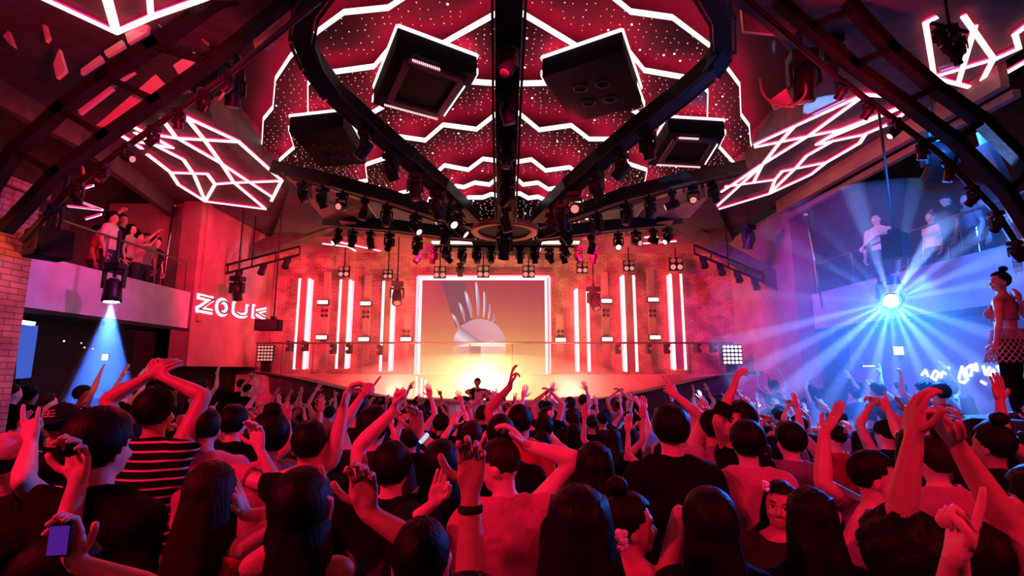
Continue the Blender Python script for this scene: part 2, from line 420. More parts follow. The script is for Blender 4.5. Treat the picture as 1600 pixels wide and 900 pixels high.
ARMS['l'] = arm('long black arm reaching level from the hub to the left wing', [(735, 348), (680, 332), (600, 305), (520, 283), (430, 262)], [5.02, 5.15, 5.4, 5.75, 6.2])
ARMS['r'] = arm('long black arm reaching level from the hub to the right wing', [(845, 348), (900, 332), (980, 303), (1060, 282), (1160, 262)], [5.02, 5.15, 5.4, 5.75, 6.2])
ARMS['ll'] = arm('black arm running back from the hub to the left of the stage', [(738, 366), (690, 362), (620, 353), (510, 345)], [5.02, 5.1, 5.3, 5.7])
ARMS['lr'] = arm('black arm running back from the hub to the right of the stage', [(842, 366), (890, 360), (960, 352), (1060, 343)], [5.02, 5.1, 5.3, 5.7])
ARMS['c'] = arm('straight black spine over the dance floor to the hub, middle of the dish', [(790, 335), (791, 250), (792, 150), (794, 60), (796, -60)], [5.1, 5.5, 5.95, 6.3, 6.6], .34, .3)
# louvers coloured orange for warm light, between the level arms and the rear arms
for side, lab in ((1, 'left'), (-1, 'right')):
    qs = [[(440, 272), (482, 290), (478, 310), (455, 284)], [(487, 287), (512, 296), (512, 312), (488, 312)], [(515, 297), (575, 318), (560, 325), (516, 313)], [(478, 311), (540, 330), (555, 340), (505, 341)], [(540, 333), (575, 322), (590, 344), (560, 342)], [(530, 347), (600, 356), (600, 365), (535, 352)], [(605, 357), (690, 368), (690, 376), (606, 368)], [(700, 362), (735, 350), (735, 360), (705, 370)]]
    for k, q in enumerate(qs):
        if side < 0: q = [(1582 - x, y) for x, y in q]
        ps = [P(x, y, Z=5.95 - .1 * min(k, 6)) for x, y in q]
        m = MB(); m.add(ps + [p + V((0, 0, .05)) for p in ps], [(0, 1, 2, 3), (4, 5, 6, 7)] + [(i, (i + 1) % 4, 4 + (i + 1) % 4, 4 + i) for i in range(4)])
        o = m.build('ceiling_louver', MT['louver_warmlit']); tag(o, 'orange-lit louver panel beside the arms, %s from the outer end, %s of the hub' % (ORD[k], lab), 'ceiling panel', 'orange-lit louver panels')

# ------------------------------------------------------------------ neon frames
def neon(label, lines, z, w=.05, drop=.04, Y=None):
    pl = [[P(x, y, Z=z) if Y is None else P(x, y, Y=Y) for x, y in l] for l in lines]
    allp = [p for l in pl for p in l]; ctr = sum(allp, V()) / len(allp)
    t = thing('neon_light', label, 'neon light', ctr, 'angular neon lights')
    up = (0, 0, 1) if Y is None else (0, -1, 0)
    U = V(up)
    for l in pl:
        core = MB(); red = MB()
        for a, b in zip(l, l[1:]):
            core.beam(a, b, w, .02, up=up, ext=w * .3)
            red.beam(a + U * .03, b + U * .03, w * .7, .02, up=up)
        c = core.build('tube', MT['neoncore'], t); red.build('glow_channel', MT['neonred'], c)
neon('large angular white-red neon frame under the ceiling left of the dish', [
    [(275, 176), (372, 221), (440, 282), (424, 314)], [(415, 327), (321, 315), (279, 289), (266, 269), (231, 242)],
    [(266, 270), (324, 272), (336, 288), (361, 286), (440, 283)], [(336, 288), (321, 314)], [(304, 275), (320, 313)],
    [(254, 187), (275, 215), (343, 254), (425, 308)], [(291, 184), (318, 217), (345, 254), (365, 285), (414, 326)],
    [(229, 209), (275, 216), (372, 222)], [(211, 200), (229, 209), (269, 231), (244, 227), (201, 219), (188, 211)], [(212, 208), (238, 223)],
    [(244, 228), (287, 250), (302, 272)], [(201, 219), (221, 232)]], 6.42, .075)
neon('large angular white-red neon frame under the ceiling right of the dish', [
    [(1113, 330), (1202, 303), (1267, 273), (1291, 254), (1343, 224), (1353, 209), (1394, 192), (1416, 174)],
    [(1180, 226), (1347, 149), (1351, 148), (1389, 151)], [(1180, 230), (1313, 203)], [(1349, 150), (1264, 212), (1193, 256), (1113, 329)],
    [(1313, 203), (1408, 167)], [(1313, 203), (1276, 226), (1353, 210)], [(1407, 169), (1289, 218)],
    [(1302, 220), (1260, 244), (1244, 262), (1204, 301)], [(1291, 254), (1222, 268), (1211, 281), (1133, 292)], [(1211, 281), (1203, 302)],
    [(1240, 199), (1220, 221), (1191, 258), (1177, 286)], [(1189, 258), (1147, 287), (1127, 300)], [(1113, 330), (1108, 313)]], 6.42, .065)
neon('neon frame on the ceiling nearest the camera, by the left arch', [
    [(30, -20), (72, 0), (181, 51), (236, 27), (313, 0), (360, -18)], [(160, -20), (165, 0), (179, 49)], [(167, -20), (171, 0), (184, 49)], [(233, -20), (234, 0), (236, 26)]], 6.42, .07)
neon('neon frame on the ceiling by the right arch, small lamps hung before it', [
    [(1462, 28), (1446, 36), (1460, 122), (1528, 140), (1600, 98), (1640, 78)], [(1460, 120), (1552, 93), (1528, 139)], [(1506, 26), (1554, 94)], [(1554, 93), (1592, 76), (1586, 54), (1602, 42), (1640, 22)], [(1523, 42), (1498, 128)]], 6.42, .065)
neon('small neon frame on the wall beyond the left balcony guests', [[(125, 296), (146, 290)], [(117, 312), (160, 328), (107, 322)], [(135, 342), (158, 335)]], 0, .05, Y=11.8)
neon('small flat neon frame over the left half of the stage', [[(505, 381), (545, 386), (560, 395), (603, 394), (575, 388), (518, 376)]], 6.0, .08)
neon('small flat neon frame over the right half of the stage', [[(1000, 381), (1056, 377)], [(1008, 371), (1026, 370)]], 6.0, .08)

# ------------------------------------------------------------------ arches at both sides
def lp(a, b, t): return a + (b - a) * t
def arch(label, outer, inner, Y, w0=.13, w1=.11):
    o = [P(x, y, Y=Y) for x, y in outer]; i = [P(x, y, Y=Y) for x, y in inner]
    t = thing('roof_arch', label, 'arch', o[0], 'dark roof arches')
    mo = MB(); mi = MB(); tie = MB()
    for a, b in zip(o, o[1:]): mo.beam(a, b, w0, .14, up=(0, 1, 0), ext=.08)
    for a, b in zip(i, i[1:]): mi.beam(a, b, w1, .14, up=(0, 1, 0), ext=.08)
    mo.build('outer_rib', MT['arch'], t); mi.build('inner_rib', MT['arch'], t)
    for k in range(len(o)):
        tie = MB(); tie.beam(o[k], i[min(k, len(i) - 1)], .07, .08, up=(0, 1, 0)); tie.build('tie', MT['arch'], t)
    # narrow lighting pipe slung under the inner rib
    pp = MB(); pp.tube([p + V((.28 if p.x < 0 else -.28, -.1, -.22)) for p in i], .035, 8); pp.build('pipe', MT['blackmetal'], t)
    return t, i
oL, iL = arch('dark double-ribbed roof arch on the left, over the brick column', [(-40, 330), (25, 235), (95, 172), (165, 120), (240, 72), (330, 8)], [(14, 352), (88, 272), (165, 214), (245, 158), (330, 98), (470, -15)], 5.7)
oR, iR = arch('dark double-ribbed roof arch on the right, above the balcony', [(1690, 370), (1610, 265), (1535, 190), (1462, 138), (1392, 78), (1335, 15), (1290, -50)], [(1650, 420), (1572, 300), (1490, 218), (1412, 160), (1332, 102), (1262, 42), (1190, -20)], 5.7)
# red-lit boards between and behind the arch ribs
BRD = [[(150, 196), (243, 116), (256, 130), (172, 200)], [(120, 168), (172, 132), (176, 138), (124, 178)], [(176, 128), (210, 112), (176, 134), (170, 132)], [(162, 80), (190, 62), (194, 72), (166, 88)], [(126, 108), (156, 86), (160, 94), (126, 116)], [(270, 102), (303, 80), (298, 112), (280, 118)], [(83, 100), (92, 76), (102, 110), (88, 122)], [(4, 56), (12, 48), (22, 74), (16, 70)], [(64, 30), (68, 32), (76, 58), (71, 65)], [(195, 52), (232, 34), (230, 50), (200, 68)], [(237, 28), (262, 18), (270, 26), (248, 40)], [(392, 52), (437, 9), (424, 74), (398, 76)]]  # last board is added to stand in for the red-lit dish base
for k, q in enumerate(BRD):
    ps = [P(x, y, Y=6.1) for x, y in q]; m = MB(); m.add(ps + [p + V((0, .05, .0)) for p in ps], [(0, 1, 2, 3), (4, 5, 6, 7)] + [(i, (i + 1) % 4, 4 + (i + 1) % 4, 4 + i) for i in range(4)])
    m.build('infill_board', MT['board'], oL)
BRD2 = [[(1388, 17), (1440, -6), (1460, 26), (1415, 45)], [(1336, 55), (1365, 38), (1366, 52), (1360, 62)], [(1158, 8), (1172, 6), (1198, 14), (1230, 55), (1162, 48)], [(1205, 155), (1228, 138), (1238, 158), (1212, 170)], [(1530, 205), (1540, 202), (1550, 235), (1536, 225)]]
for k, q in enumerate(BRD2):
    ps = [P(x, y, Y=6.4) for x, y in q]; n = len(ps); m = MB(); m.add(ps + [p + V((0, .05, .0)) for p in ps], [tuple(range(n)), tuple(range(n, 2 * n))] + [(i, (i + 1) % n, n + (i + 1) % n, n + i) for i in range(n)])
    m.build('infill_board', MT['board'], oR)
# columns under the arches
m = MB(); c0 = P(20, 480, Y=5.9); m.box((-6.4, 6.1, 2.1), (.62, .5, 4.2)); m.box((-6.4, 6.1, .1), (.8, .66, .2)); m.box((-6.4, 6.1, 4.25), (.76, .62, .12))
struct('column', m, MT['brickside'])
m = MB(); a = P(1538, 225, Y=6.4); b = P(1612, 380, Y=6.4); m.beam(a, b, .1, .16, up=(0, 1, 0)); m.beam(b, (b.x + .1, b.y, 0), .12, .16, up=(0, 1, 0))
struct('column_side', m, MT['wall'])
m = MB(); a = P(1574, 335, Y=7.4); b = P(1606, 455, Y=7.4); m.beam(a, b, .12, .12, up=(0, 1, 0)); m.beam(b, (b.x, b.y, 0), .12, .12, up=(0, 1, 0))
struct('column_far', m, MT['brickside'])
# tall thin poles at the inner balcony corners
for nm, a, b, lab in (('l', (272, 322), (250, 478), 'thin pale pole from ceiling to balcony at the sign wall corner'), ('r', (1260, 336), (1286, 480), 'thin pale pole from ceiling to balcony on the blue-lit side')):
    pa, pb = P(*a, Y=13.1 if nm == 'l' else 12.2), P(*b, Y=13.1 if nm == 'l' else 12.2)
    t = thing('pole', lab, 'pole', pb)
    MB().tube([pb, pa], .035, 10).build('shaft', MT['chrome'], t, smooth=True); MB().tube([pb - V((0, 0, .02)), pb + V((0, 0, .03))], .1, 14).build('base_flange', MT['chrome'], t)
    MB().tube([pa - V((0, 0, .03)), pa + V((0, 0, .02))], .08, 14).build('top_flange', MT['chrome'], t)
# ------------------------------------------------------------------ balconies
def balcony(label, X0, X1, Y0, Y1, mats):
    s = -1 if X0 < 0 else 1
    t = thing('balcony', label, 'balcony', (X0, (Y0 + Y1) / 2, 2.98), 'guest balconies')
    MB().box(((X0 + X1) / 2, (Y0 + Y1) / 2, 3.25), (abs(X1 - X0), Y1 - Y0, .5)).build('floor_slab', MT['dark'], t)
    MB().box((X0, (Y0 + Y1) / 2, 3.43), (.08, Y1 - Y0, .9)).build('fascia', mats, t)
    m = MB(); m.beam((X0 - s * .06, Y0, 2.97), (X0 - s * .06, Y1, 2.97), .06, .07); m.build('bottom_trim', MT['black'], t)
    m = MB()
    m.tube([(X0 + s * .1, Y0, 4.62), (X0 + s * .1, Y1, 4.62)], .025, 8)
    m.build('handrail', MT['railm'], t)
    k = Y0 + .4
    while k < Y1:
        MB().tube([(X0 + s * .1, k, 3.5), (X0 + s * .1, k, 4.62)], .018, 8).build('rail_post', MT['railm'], t); k += 1.4
    # end rail
    MB().tube([(X0 + s * .1, Y1, 3.9), (X0 + s * .1, Y1, 4.65)], .03, 8).build('rail_post', MT['railm'], t)
    return t
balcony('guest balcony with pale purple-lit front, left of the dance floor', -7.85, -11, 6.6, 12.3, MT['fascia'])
balcony('guest balcony with blue-lit front, above the white beam lamp', 7.5, 10.7, 6.6, 12.6, MT['fascia_bluelit'])
# walls under the balconies
m = MB(); m.box((-9.4, 10, 1.5), (.2, 7.4, 3.0)); struct('wall_bar_left', m, MT['black'])
m = MB(); m.box((8.6, 9.8, 1.5), (.2, 6.4, 3.0)); struct('wall_bar_right', m, MT['fascia_bluelit'])

# ------------------------------------------------------------------ stage
st = MB()
n = 24; arc = [(-7.9, 16.9), (-7.9, 15.0)] 
def wing(x):     # front line and top height of the curved stage parapet
    u = min(1, max(0, (abs(x + .3) - 1.6) / 6.0)); u = u * u * (3 - 2 * u)
    return 13.1 + 2.0 * u, 1.22 + .72 * u
for side, lab in ((-1, 'left'), (1, 'right')):
    t = thing('stage_parapet', 'dark curved parapet sweeping down to the booth, %s of it' % lab, 'parapet', (side * 5, 14.5, 0), 'curved stage parapets')
    rings = []
    for i in range(n + 1):
        x = -.3 + side * (2.0 + 5.5 * i / n); y, z = wing(x)
        rings.append([V((x, y, -.32)), V((x, y, z - .52)), V((x, y - .1, z - .5)), V((x, y - .12, z)), V((x, y + .25, z)), V((x, y + .25, -.32))])
    m = MB(); m.loft(rings); m.build('wall', MT['dark'], t)
    cap = MB(); pts = []
    for i in range(n + 1):
        x = -.3 + side * (2.0 + 5.5 * i / n); y, z = wing(x); pts.append(V((x, y + .06, z + .02)))
    for a, b in zip(pts, pts[1:]): cap.beam(a, b, .42, .05, ext=.02)
    cap.build('coping', MT['steel'], t)
s = MB(); s.box((-.3, 15.9, .79), (15.2, 2.1, 2.22)); struct('stage', s, MT['wall'])
s = MB(); s.box((-.3, 13.9, -.04), (9.4, 2.0, .56)); struct('stage_floor', s, MT['dark'])
# booth: curved pale counter
t = thing('dj_booth', 'curved pale booth counter in front of the screen', 'booth', (-.3, 12.5, 0))
rings = []; rings2 = []
for i in range(25):
    a = -1 + 2 * i / 24; x = -.3 + 2.05 * a; y = 12.25 + .75 * a * a
    z = 1.25 + .07 * a * a
    rings.append([V((x, y, -.32)), V((x, y - .05, z)), V((x, y + .12, z)), V((x, y + .1, -.32))])
    rings2.append([V((x, y - .08, z)), V((x, y - .08, z + .045)), V((x, y + .55, z + .045)), V((x, y + .55, z))])
MB().loft(rings).build('front', MT['white'], t); MB().loft(rings2).build('top', MT['white'], t)
t2 = thing('dj_mixer', 'white boxy mixing desk on the booth counter, before the performer', 'mixer', (-.75, 12.62, 1.3))
c = P(758, 622, Y=12.6); MB().box((c.x, 12.62, 1.42), (.5, .3, .16), ch=.02).build('body', MT['white'], t2)
mm = MB()
for i in range(4):
    for j in range(2): mm.tube([(c.x - .18 + .12 * i, 12.56 + .12 * j, 1.5), (c.x - .18 + .12 * i, 12.56 + .12 * j, 1.53)], .018, 8)
tag(mm.build('knobs', MT['black'], t2), kind='stuff')
for k, (px, lab) in enumerate(((722, 'left'), (778, 'right'))):
    c = P(px, 626, Y=12.62)
    d = thing('turntable', 'dark media player on the booth counter, %s of the white mixer' % lab, 'player', (c.x, 12.62, 1.3))
    MB().box((c.x, 12.62, 1.34), (.38, .34, .09), ch=.015).build('body', MT['black'], d); MB().tube([(c.x, 12.62, 1.385), (c.x, 12.62, 1.41)], .13, 24).build('jog_wheel', MT['chrome'], d)
# thin pale posts left of the booth, brightness put in as glow
for k, px in enumerate((650, 658, 664)):
    a = P(px, 626, Y=13.0); b = P(px, 588 + 3 * k, Y=13.0)
    t = thing('pale_post', 'thin pale post with added glow beside the booth, %s from the left' % ORD[k], 'light tube', (a.x, 13.0, .24), 'thin pale posts')
    MB().tube([(a.x, 13.0, .24), (a.x, 13.0, b.z)], .022, 8).build('tube', MT['hot'], t); MB().tube([(a.x, 13.0, .24), (a.x, 13.0, .3)], .07, 12).build('foot', MT['black'], t)

# ------------------------------------------------------------------ screen
SY = 16.7
a = P(660, 438, Y=SY); b = P(852, 583, Y=SY)
sx0, sx1, sz0, sz1 = a.x, b.x, b.z, a.z
def screen_mat():
    m = bpy.data.materials.new('screen_picture'); m.use_nodes = True; nt = m.node_tree; nt.nodes.clear()
    tc = nt.nodes.new('ShaderNodeTexCoord'); sp_ = nt.nodes.new('ShaderNodeSeparateXYZ'); nt.links.new(tc.outputs['Generated'], sp_.inputs[0])
    r = nt.nodes.new('ShaderNodeValToRGB'); cr = r.color_ramp
    cr.elements[0].position = 0; cr.elements[0].color = (1, .70, .36, 1); cr.elements[1].position = 1; cr.elements[1].color = (.52, .05, .10, 1)
    for p, c in ((.25, (.9, .36, .16)), (.5, (.72, .16, .10)), (.75, (.58, .075, .095))):
        e = cr.elements.new(p); e.color = (*c, 1)
    nt.links.new(sp_.outputs['Z'], r.inputs['Fac'])
    e = nt.nodes.new('ShaderNodeEmission'); e.inputs[1].default_value = .82; nt.links.new(r.outputs['Color'], e.inputs[0])
    o = nt.nodes.new('ShaderNodeOutputMaterial'); nt.links.new(e.outputs[0], o.inputs[0]); return m
t = thing('video_screen', 'big video screen showing a glossy pink sphere with a plume, behind the performer', 'screen', ((sx0 + sx1) / 2, SY, sz0))
MB().box(((sx0 + sx1) / 2, SY + .03, (sz0 + sz1) / 2), (sx1 - sx0, .06, sz1 - sz0)).build('display', screen_mat(), t)
fr = MB(); red = MB()
cs = [V((sx0 - .05, SY, sz0 - .05)), V((sx1 + .05, SY, sz0 - .05)), V((sx1 + .05, SY, sz1 + .05)), V((sx0 - .05, SY, sz1 + .05))]
for i in range(4):
    fr.beam(cs[i], cs[(i + 1) % 4], .075, .09, up=(0, 1, 0), ext=.04)
    c_ = V(((sx0 + sx1) / 2, SY, (sz0 + sz1) / 2)); e0 = c_ + (cs[i] - c_) * 1.06; e1 = c_ + (cs[(i + 1) % 4] - c_) * 1.06
    red.beam(e0 + V((0, .12, 0)), e1 + V((0, .12, 0)), .08, .03, up=(0, 1, 0))
fr.build('light_frame', MT['wallcore'], t); red.build('led_strip', MT['wallred'], t)
def picture_mat(name, stops, axis='X', es=.9):
    m = bpy.data.materials.new(name); m.use_nodes = True; nt = m.node_tree; nt.nodes.clear()
    tc = nt.nodes.new('ShaderNodeTexCoord'); mp = nt.nodes.new('ShaderNodeMapping'); nt.links.new(tc.outputs['Generated'], mp.inputs[0])
    if axis == 'D': mp.inputs['Rotation'].default_value = (0, R(35), 0)
    sp_ = nt.nodes.new('ShaderNodeSeparateXYZ'); nt.links.new(mp.outputs[0], sp_.inputs[0])
    r = nt.nodes.new('ShaderNodeValToRGB'); cr = r.color_ramp
    for k, (p, c) in enumerate(stops):
        e = cr.elements[k] if k < 2 else cr.elements.new(p)
        e.position = p; e.color = (*c, 1)
    nt.links.new(sp_.outputs['Z' if axis == 'Z' else 'X'], r.inputs['Fac'])
    e = nt.nodes.new('ShaderNodeEmission'); e.inputs[1].default_value = es; nt.links.new(r.outputs['Color'], e.inputs[0])
    o = nt.nodes.new('ShaderNodeOutputMaterial'); nt.links.new(e.outputs[0], o.inputs[0]); return m
pS1 = picture_mat('picture_sphere_top', [(0, (.42, .16, .26)), (1, (.75, .36, .46)), (.28, (.85, .75, .9)), (.5, (.36, .14, .3)), (.54, (.62, .26, .38))], 'D')
pS2 = picture_mat('picture_sphere_bottom', [(0, (.85, .42, .26)), (1, (.88, .55, .42)), (.3, (.62, .3, .36)), (.5, (.8, .5, .5)), (.7, (.75, .42, .42))], 'X')
pP = picture_mat('picture_plume', [(0, (.3, .12, .24)), (1, (.5, .26, .42)), (.35, (.9, .82, .95)), (.6, (.55, .3, .5))], 'X')
pBar = picture_mat('picture_stem', [(0, (.85, .5, .42)), (1, (.3, .1, .16)), (.5, (.5, .2, .3))], 'Z', .9)
pShade = emat('picture_shadow', (.28, .07, .13), .8); pLine = emat('picture_highlight', (1, .78, .85), 1.0)
def pic(name, pts, m, d):
    q = [P(x, y, Y=SY - d) for x, y in pts]; k = len(q); mb = MB(); mb.add([V((p.x, SY - d, p.z)) for p in q] + [V((p.x, SY - d + .003, p.z)) for p in q], [tuple(range(k)), tuple(range(k, 2 * k))] + [(i, (i + 1) % k, k + (i + 1) % k, k + i) for i in range(k)])
    return mb.build(name, m, t)
CX, CYy, CR = 749.5, 540, 41.5
up_ = [(CX + CR * math.cos(PI * i / 24), CYy - CR * math.sin(PI * i / 24)) for i in range(25)]
dn_ = [(CX + CR * math.cos(PI + PI * i / 24), min(581, CYy - CR * math.sin(PI + PI * i / 24))) for i in range(25)]
pic('picture_shade', [(690, 440), (726, 440), (738, 500), (712, 512)], pShade, .004)
pic('picture_sphere', up_, pS1, .010); pic('picture_sphere_base', dn_, pS2, .010)
pic('picture_stem', [(734, 541), (751, 541), (751, 580), (735, 578)], pBar, .016)
pic('picture_rim', [(712, 541), (735, 537), (770, 533), (790, 539), (790, 541.5), (735, 541.5)], pLine, .014)
for (tx, ty, bx, by, w) in ((706, 491, 717, 513, 4.5), (717, 473, 726, 503, 4.5), (726, 455, 737, 497, 6), (743, 441, 747, 494, 5.5), (756, 456, 755, 496, 5), (765, 475, 762, 500, 3.2), (772, 490, 769, 504, 2.4)):
    dx, dy = bx - tx, by - ty; L = math.hypot(dx, dy); nx, ny = -dy / L, dx / L; pts = []
    for sg in (1, -1):
        for i in range(9):
            u = i / 8 if sg == 1 else 1 - i / 8
            ww = w * math.sin(PI * min(1, .12 + .8 * u)) ** .7
            bow = 3.0 * math.sin(PI * u)
            pts.append((tx + dx * u + nx * (ww * sg * .5 + bow * -.6), ty + dy * u + ny * (ww * sg * .5 + bow * -.6)))
    pic('picture_plume', pts, pP, .018)

# ------------------------------------------------------------------ wall light columns, lamps and posts
WY = 16.62
WL = [((467, 576), (475, 436), .215, 'far left'), ((533, 575), (541, 438), .21, 'second from left'), ((601.5, 579), (606, 440), .2, 'left of the screen'), ((912, 580), (911, 452), .25, 'right of the screen'), ((987, 580), (984, 431), .25, 'second from right'), ((1063, 577), (1056.5, 429), .25, 'far right')]
for k, (bt, tp, w, lab) in enumerate(WL):
    p0 = P(*bt, Y=WY); z1 = P(*tp, Y=WY).z; x = p0.x; z0 = p0.z
    t = thing('wall_light', 'tall dark wall panel with glowing white edges, %s' % lab + (' of the six' if 'screen' not in lab else ''), 'wall light', (x, WY, z0), 'tall glowing wall panels')
    MB().box((x, WY, (z0 + z1) / 2), (w, .1, z1 - z0), ch=.01).build('panel', MT['wall'], t)
    for sgn in (-1, 1):
        c = MB(); c.box((x + sgn * (w / 2 + .05), WY + .02, (z0 + z1) / 2), (.075, .06, z1 - z0 + .04)); c.build('light_bar', MT['wallcore'], t)
        r_ = MB(); r_.box((x + sgn * (w / 2 + .06), WY + .15, (z0 + z1) / 2), (.14, .03, z1 - z0)); r_.build('led_strip', MT['wallred'], t)
    MB().box((x, WY + .2, (z0 + z1) / 2), (w * .5, .3, z1 - z0 - .3)).build('bracket', MT['black'], t)
LP = [(504, 472), (571, 474), (502, 527), (568, 530), (634, 530), (876, 531), (949, 530), (948, 470), (1021, 468), (1024, 527)]
POSTS = [(503.5, 425, 570), (569, 430, 570), (948.5, 425, 570), (1022.5, 420, 575), (634, 490, 575), (876, 490, 575)]
for k, (px, y0, y1) in enumerate(POSTS):
    a, b = P(px, y1, Y=16.72), P(px, y0, Y=16.72)
    t = thing('lamp_post', 'dark upright lamp post on the brick wall, %s of six from the left' % ['first', 'second', 'fifth', 'sixth', 'third', 'fourth'][k], 'post', a, 'dark lamp posts on the brick wall')
    MB().box((a.x, 16.76, (a.z + b.z) / 2), (.22, .14, b.z - a.z), ch=.01).build('shaft', MT['wall'], t)
    for (dx, zz) in ((-.07, .22), (.07, .22), (-.07, .38), (.07, .38)):
        z = a.z + (b.z - a.z) * .45 + zz
        MB().tube([(a.x + dx, 16.69, z), (a.x + dx, 16.62, z)], [.045, .05], 10).build('spot_can', MT['black'], t)
for k, (px, py) in enumerate(LP):
    c = P(px, py, Y=16.56)
    t = thing('wall_lamp', 'small bright rectangular lamp %s' % ['high on the first post from the left', 'high on the second post from the left', 'low on the first post from the left', 'low on the second post from the left', 'just left of the screen', 'just right of the screen', 'low on the fifth post from the left', 'high on the fifth post from the left', 'high on the sixth post from the left', 'low on the sixth post from the left'][k], 'wall lamp', c, 'rectangular lamps between the wall panels')
    MB().box((c.x, 16.62, c.z), (.4, .1, .19), ch=.015).build('housing', MT['black'], t)
    MB().box((c.x, 16.565, c.z), (.34, .02, .12)).build('lens', MT['hot'], t)
# small black twin spots at rail height
for k, (px, py) in enumerate(((453, 541), (477, 541), (521, 545), (546, 545), (594, 547), (965, 545), (1013, 545), (1042, 545), (1090, 543), (1114, 543))):
    c = P(px, py, Y=16.3)
    t = thing('twin_spot', 'tiny black twin spotlight at rail height, %s of ten from the left' % ORD[k], 'spotlight', c, 'twin spotlights behind the railing')
    MB().box((c.x, 16.4, c.z), (.06, .3, .3)).build('bracket', MT['black'], t)
    for dz in (-.1, .1): MB().tube([(c.x, 16.34, c.z + dz), (c.x, 16.14, c.z + dz)], [.06, .075], 10).build('spot_can', MT['black'], t)
# four-lamp blinders above the screen and wall
for k, (px, py, w) in enumerate(((687, 425, .4), (755, 424, .4), (826, 424, .4), (983, 415, .36), (1057, 412, .44), (537, 424, .36), (606, 428, .3), (910, 418, .36))):
    c = P(px, py, Y=16.3)
    t = thing('four_lamp_blinder', 'square four-lamp blinder hung above the brick wall, %s of eight' % ['third', 'fourth', 'fifth', 'seventh', 'eighth', 'first', 'second', 'sixth'][k], 'stage lamp', c, 'four-lamp blinders over the stage')
    MB().box((c.x, 16.36, c.z), (w, .12, w), ch=.02).build('housing', MT['black'], t)
    MB().tube([(c.x, 16.36, c.z + w / 2), (c.x, 16.36, 6.0)], .02, 6).build('hanger', MT['black'], t)
    for dx in (-.25, .25):
        for dz in (-.25, .25): MB().tube([(c.x + dx * w, 16.3, c.z + dz * w), (c.x + dx * w, 16.26, c.z + dz * w)], [w * .2, w * .17], 12).build('lamp', MT['dimlens'] if dz < 0 else MT['glass'], t)
# 5x5 blinder walls at both ends of the railing
for (px, py, w, mt_, lab) in ((1145, 554, .62, 'hot', 'bright five-by-five lamp panel at the right end of the railing'), (414, 552, .5, 'dimlens', 'dim five-by-five lamp panel at the left end of the railing')):
    c = P(px, py, Y=15.6)
    t = thing('lamp_matrix', lab, 'lamp panel', c)
    MB().box((c.x, 15.68, c.z), (w, .1, w), ch=.01).build('housing', MT['blackmetal'], t)
    MB().box((c.x, 15.75, (c.z - w / 2 + 1.9) / 2), (.3, .1, c.z - w / 2 - 1.9 + .05)).build('stand', MT['black'], t)
    for i in range(5):
        for j in range(5): MB().tube([(c.x + (i - 2) * w * .19, 15.63, c.z + (j - 2) * w * .19), (c.x + (i - 2) * w * .19, 15.6, c.z + (j - 2) * w * .19)], w * .07, 10).build('lamp', MT[mt_], t)
# railing along the upper stage
t = thing('railing', 'dark metal railing along the raised stage before the brick wall', 'railing', (-.3, 15.3, 1.9))
def rp(px, py): return P(px, py, Y=15.2)
pts = [rp(400, 530), rp(560, 536), rp(740, 540), rp(900, 538), rp(1146, 531)]
MB().tube([V((p.x, 15.25, 2.82)) for p in pts], .03, 8).build('top_rail', MT['railm'], t)
for px in (401, 441, 489, 566, 640, 734, 800, 862, 933, 981, 1077, 1125):
    p = rp(px, 540); MB().tube([(p.x, 15.25, 1.9), (p.x, 15.25, 2.82)], .022, 8).build('post', MT['railm'], t)
m = MB(); m.box((-.3, 15.25, 2.35), (14.6, .012, .85)) 
# halo-lit sign letters on the side wall
FX = -8.29
t = thing('wall_sign', 'row of glowing halo-lit letters high on the red side wall', 'sign', (FX, 15, 4.2))
def letter(strokes, y0, z0, w, h):
    core = MB(); glow = MB(); r_ = MB()
    for s_ in strokes:
        pts = [V((FX + .07, y0 + u * w, z0 + v * h)) for u, v in s_]
        for a, b in zip(pts, pts[1:]):
            core.beam(a + V((.02, 0, 0)), b + V((.02, 0, 0)), .035, .05, up=(1, 0, 0), ext=.01)
            for off in (1,):
                glow.beam(a - V((.03, 0, 0)), b - V((.03, 0, 0)), .15, .03, up=(1, 0, 0), ext=.06)
                r_.beam(a - V((.055, 0, 0)), b - V((.055, 0, 0)), .2, .015, up=(1, 0, 0), ext=.08)
    l = core.build('letter', MT['wall'], t); glow.build('halo', MT['wallcore'], l); r_.build('led_strip', MT['neonred'], l)
def zt(px, py): return P(px, py, X=FX)
o = [(.5 + .5 * math.cos(2 * PI * i / 14), .5 + .5 * math.sin(2 * PI * i / 14)) for i in range(15)]
u_ = [(0, 1)] + [(.5 - .5 * math.cos(PI * i / 8), .4 - .4 * math.sin(PI * i / 8)) for i in range(9)] + [(1, 1)]
for strokes, x0, x1, yt, yb in (([[(0, 1), (1, 1), (0, 0), (1, 0)]], 306, 327, 465, 485), ([o], 336, 352, 470, 490), ([u_], 362, 383, 476, 493), ([[(0, 0), (0, 1)], [(.9, 1), (.05, .45), (.95, 0)]], 393, 416, 481, 497)):
    a = zt(x0, yb); b = zt(x1, yb); zz = zt((x0 + x1) / 2, yb).z; zh = zt((x0 + x1) / 2, yt).z
    letter(strokes, a.y, zz, b.y - a.y, zh - zz)

